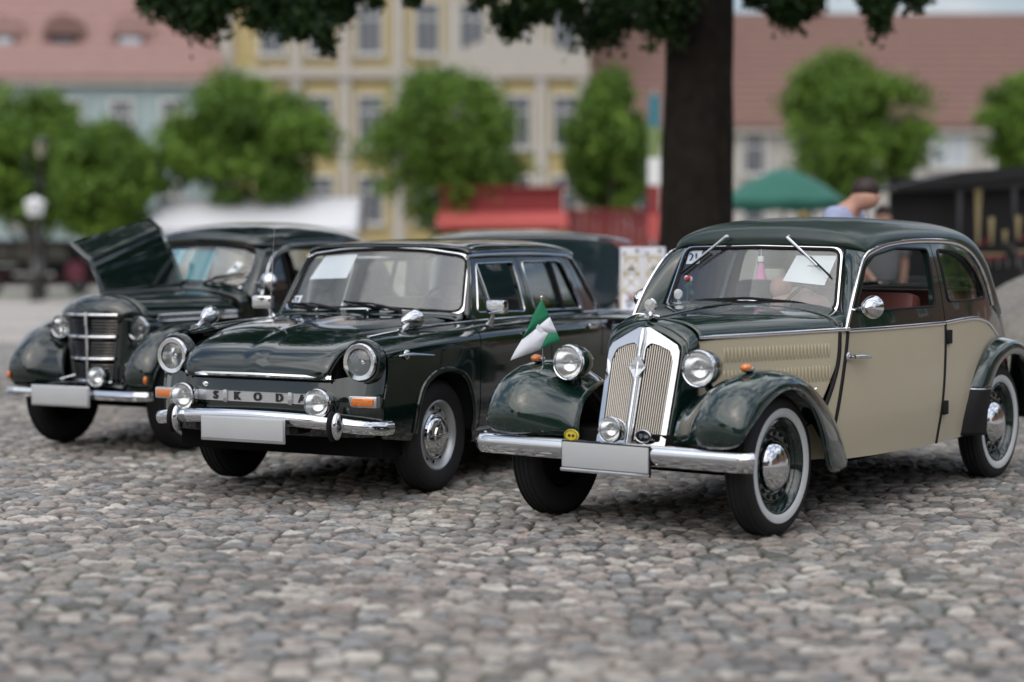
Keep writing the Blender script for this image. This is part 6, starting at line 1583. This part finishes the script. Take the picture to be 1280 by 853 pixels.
        b.build('tower_print', M['board_yellow'], t)
        b = MB(); 
        for sg in (1, -1): b.tube([(-.035, y, .118+.032*sg), (.035, y, .118-.032*sg)], .006, 5)
        b.build('windmill_print', M['brown'], t)
        b = MB(); rg = random.Random(i)
        for _ in range(16): b.ball((-.055+rg.random()*.07, y, .03+rg.random()*.07), (.008, .002, .006), 0, 6)
        b.build('plant_print', M['leafgreen'], t)
        b = MB(); b.box((0, y, .345), (.06, .002, .007)); b.box((0, y, .330), (.075, .002, .007)); b.box((.045, y, .48), (.025, .002, .022)); b.box((-.055, y, .462), (.018, .002, .016)); b.build('text_lines', M['inkblack'], t, smooth=False)

# ------------------------------------------------------------------ people
def person(x, y, h, rz, label, hair, shirt, head_fwd=0., pose=0., hairlen=.0):
    g = gz(y); t = empty('person', (x, y, g), rz); tag(t, label, 'person', 'visitors among the stalls')
    def skin(name, pts, edges, rad, m, sub=2):
        me = bpy.data.meshes.new(name); me.from_pydata([tuple(c*h/1.78 for c in p) for p in pts], edges, []); me.update()
        o = bpy.data.objects.new(name, me); col.objects.link(o)
        md = o.modifiers.new('s', 'SKIN'); lay = me.skin_vertices[0]
        for i, r in enumerate(rad): lay.data[i].radius = r if hasattr(r, '__len__') else (r, r)
        lay.data[0].use_root = True
        sb = o.modifiers.new('d', 'SUBSURF'); sb.levels = sub; sb.render_levels = sub
        bpy.context.view_layer.update()
        m2 = bpy.data.meshes.new_from_object(o.evaluated_get(bpy.context.evaluated_depsgraph_get()))
        bpy.data.objects.remove(o); m2.materials.clear(); m2.materials.append(m); m2.name = name
        m2.polygons.foreach_set('use_smooth', [True]*len(m2.polygons))
        q = bpy.data.objects.new(name, m2); col.objects.link(q); q.parent = t; return q
    f = head_fwd
    J = [(0, 0, .95), (0, -.01, 1.18), (0, -.02-f*.3, 1.40), (0, -.03-f*.6, 1.50), (0, -.05-f, 1.60-f*.5), (0, -.06-f*1.15, 1.72-f*.7),
         (.18, -.01-f*.3, 1.42), (.24, 0-f*.2, 1.14), (.22, -.16-f*.3, .95), (-.18, -.01-f*.3, 1.42), (-.24, 0-f*.2, 1.14), (-.22, -.16-f*.3, .95),
         (.09, 0, .90), (.10, -.01, .50), (.10, .02, .09), (.10, -.12, .04), (-.09, 0, .90), (-.10, -.01, .50), (-.10, .02, .09), (-.10, -.12, .04)]
    E_ = [(0, 1), (1, 2), (2, 3), (3, 4), (4, 5), (2, 6), (6, 7), (7, 8), (2, 9), (9, 10), (10, 11), (0, 12), (12, 13), (13, 14), (14, 15), (0, 16), (16, 17), (17, 18), (18, 19)]
    rd = [(.13, .10), (.12, .09), (.13, .095), .062, (.105, .118), (.092, .105), .065, .042, .032, .06, .042, .032, .085, .058, .04, .035, .085, .058, .04, .035]
    body = skin('body', J, E_, rd, M['skin'])
    k = h/1.78
    hd = Vector((0, -.055-f*1.08, 1.655-f*.6))*k
    MB().ball(hd+Vector((0, -.074, -.012)), (.014, .022, .022), 0, 10).build('nose', M['skin'], body)
    for s in (1, -1):
        MB().ball(hd+Vector((.072*s, .0, -.01)), (.012, .02, .03), 0, 8).build('ear', M['skin'], body)
        MB().ball(hd+Vector((.030*s, -.070, .012)), (.012, .008, .008), 0, 8).build('eye', M['dark_hair'], body)
    MB().ball(hd+Vector((0, -.070, -.055)), (.022, .006, .006), 0, 8).build('mouth', M['maroon'], body)
    b = MB(); b.ball(hd+Vector((0, .022, .045)), (.092, .100, .090), 0, 20)
    if hairlen: b.ball(hd+Vector((0, .055, -.05-hairlen/2)), (.085, .05, .08+hairlen/2), 0, 16)
    b.build('hair', hair, t)
    for s in (1, -1):
        hands = MB()
        w_ = Vector((.22*s, -.18-f*.3, .93))*k; hands.ball(w_, (.025, .045, .04), 0, 10)
        for q in range(4): hands.tube([w_+Vector((.012*(q-1.5), -.03, -.01)), w_+Vector((.013*(q-1.5), -.075, -.03)), w_+Vector((.013*(q-1.5), -.085, -.065))], [.010, .009, .007], 6)
        hands.tube([w_+Vector((-.02*s, -.01, .01)), w_+Vector((-.045*s, -.04, .0)), w_+Vector((-.04*s, -.065, -.015))], [.011, .010, .008], 6)
        hands.build('hand', M['skin'], body)
    S_ = [(0, 0, .86), (0, -.01, 1.18), (0, -.02-f*.3, 1.41), (.185, -.01-f*.3, 1.425), (.235, 0-f*.2, 1.20), (-.185, -.01-f*.3, 1.425), (-.235, 0-f*.2, 1.20)]
    skin('shirt', S_, [(0, 1), (1, 2), (2, 3), (3, 4), (2, 5), (5, 6)], [(.21, .17), (.20, .16), (.19, .145), .10, .085, .10, .085], shirt)
    T_ = [(0, 0, .96), (.095, 0, .88), (.10, -.01, .50), (.10, .02, .10), (-.095, 0, .88), (-.10, -.01, .50), (-.10, .02, .10)]
    skin('trousers', T_, [(0, 1), (1, 2), (2, 3), (0, 4), (4, 5), (5, 6)], [(.17, .13), .115, .09, .075, .115, .09, .075], M['jeans'])
    for s in (1, -1): MB().ball(Vector((.10*s, -.07, .035))*k, (.05, .135, .045), 0, 12).build('shoe', M['black'], t)
    return t

def people():
    Y = 14.3; person((1046-640)/2412*Y, Y, 1.91, R(62), 'dark haired person in a pale lilac shirt leaning forward behind the saloon roof', M['dark_hair'], M['lilac'], .15)
    Y = 21; person((1103-640)/2412*Y, Y, 1.74, R(-10), 'person with short dark hair in a grey shirt standing before the black booth', M['dark_hair'], M['grey_shirt'], .0)
    Y = 23; person((1003-640)/2412*Y, Y, 1.73, R(160), 'blond haired person in a red shirt near the green parasol', M['blond'], M['red_shirt'], .0, hairlen=.10)

cobbles(); far_ground(); houses(); behind_camera(); street_trees(); big_tree(); stalls(); booth(); lamps_and_van(); poster_corner(); people()
car_two_tone(); car_sixties(); car_bonnet_up()
# ------------------------------------------------------------------ camera, light, world
cam = bpy.data.cameras.new('camera'); co = bpy.data.objects.new('camera', cam); col.objects.link(co); scene.camera = co
F_PX, YH, HC = 2412., 291.5, 1.40
cam.sensor_width = 36; cam.lens = F_PX/1280*36; cam.clip_end = 800
pitch = math.atan((426.5-YH)/F_PX)
co.location = (0, 0, HC); co.rotation_euler = (R(90)-pitch, 0, 0)
cam.dof.use_dof = True; cam.dof.focus_distance = 9.8; cam.dof.aperture_fstop = .85; cam.dof.aperture_blades = 9

SUN_EL, SUN_AZ = 48, 203      # high behind the camera
sl = bpy.data.lights.new('sun', 'SUN'); so = bpy.data.objects.new('sun', sl); col.objects.link(so)
sl.energy = 1.1; sl.angle = R(75); sl.color = (1, .96, .90)
az = R(SUN_AZ); d = Vector((math.sin(az)*math.cos(R(SUN_EL)), math.cos(az)*math.cos(R(SUN_EL)), math.sin(R(SUN_EL))))
so.rotation_euler = d.to_track_quat('Z', 'Y').to_euler()

wd = bpy.data.worlds.new('World'); scene.world = wd; wd.use_nodes = True
nt = wd.node_tree; nt.nodes.clear()
out = nt.nodes.new('ShaderNodeOutputWorld'); bg = nt.nodes.new('ShaderNodeBackground'); bg.inputs['Strength'].default_value = .13
sk = nt.nodes.new('ShaderNodeTexSky'); sk.sky_type = 'NISHITA'; sk.sun_disc = False; sk.sun_elevation = R(SUN_EL); sk.sun_rotation = R(SUN_AZ); sk.dust_density = 2.
tc = nt.nodes.new('ShaderNodeTexCoord'); mp = nt.nodes.new('ShaderNodeMapping'); mp.inputs['Scale'].default_value = (1, 1, 2.2)
n = nt.nodes.new('ShaderNodeTexNoise'); n.inputs['Scale'].default_value = 2.6; n.inputs['Detail'].default_value = 9; n.inputs['Roughness'].default_value = .58
nt.links.new(tc.outputs['Generated'], mp.inputs[0]); nt.links.new(mp.outputs[0], n.inputs['Vector'])
cr = nt.nodes.new('ShaderNodeMapRange'); cr.inputs[1].default_value = .34; cr.inputs[2].default_value = .60; cr.interpolation_type = 'SMOOTHSTEP'
nt.links.new(n.outputs['Fac'], cr.inputs[0])
n2 = nt.nodes.new('ShaderNodeTexNoise'); n2.inputs['Scale'].default_value = 5.; n2.inputs['Detail'].default_value = 6
nt.links.new(mp.outputs[0], n2.inputs['Vector'])
c2 = nt.nodes.new('ShaderNodeMix'); c2.data_type = 'RGBA'; c2.inputs[6].default_value = (3.4, 3.6, 4.0, 1); c2.inputs[7].default_value = (9.5, 9.6, 9.8, 1)
m2 = nt.nodes.new('ShaderNodeMapRange'); m2.inputs[1].default_value = .3; m2.inputs[2].default_value = .68
nt.links.new(n2.outputs['Fac'], m2.inputs[0]); nt.links.new(m2.outputs[0], c2.inputs[0])
mx = nt.nodes.new('ShaderNodeMix'); mx.data_type = 'RGBA'
nt.links.new(cr.outputs[0], mx.inputs[0]); nt.links.new(sk.outputs[0], mx.inputs[6]); nt.links.new(c2.outputs[2], mx.inputs[7])
# an overcast dome is about three times brighter overhead than at the horizon
sx = nt.nodes.new('ShaderNodeSeparateXYZ'); nt.links.new(tc.outputs['Generated'], sx.inputs[0])
gr = nt.nodes.new('ShaderNodeMapRange'); gr.inputs[1].default_value = 0.; gr.inputs[2].default_value = 1.; gr.inputs[3].default_value = .62; gr.inputs[4].default_value = 1.75
nt.links.new(sx.outputs[2], gr.inputs[0])
mm = nt.nodes.new('ShaderNodeMix'); mm.data_type = 'RGBA'; mm.blend_type = 'MULTIPLY'; mm.inputs[0].default_value = 1
nt.links.new(mx.outputs[2], mm.inputs[6]); nt.links.new(gr.outputs[0], mm.inputs[7])
nt.links.new(mm.outputs[2], bg.inputs[0]); nt.links.new(bg.outputs[0], out.inputs[0])

scene.render.engine = 'CYCLES'
scene.cycles.use_denoising = True
scene.cycles.max_bounces = 8; scene.cycles.transparent_max_bounces = 24; scene.cycles.glossy_bounces = 5; scene.cycles.caustics_reflective = False; scene.cycles.caustics_refractive = False
scene.cycles.sample_clamp_indirect = 6
scene.view_settings.view_transform = 'Standard'; scene.view_settings.look = 'None'; scene.view_settings.gamma = 1.; scene.view_settings.exposure = .16
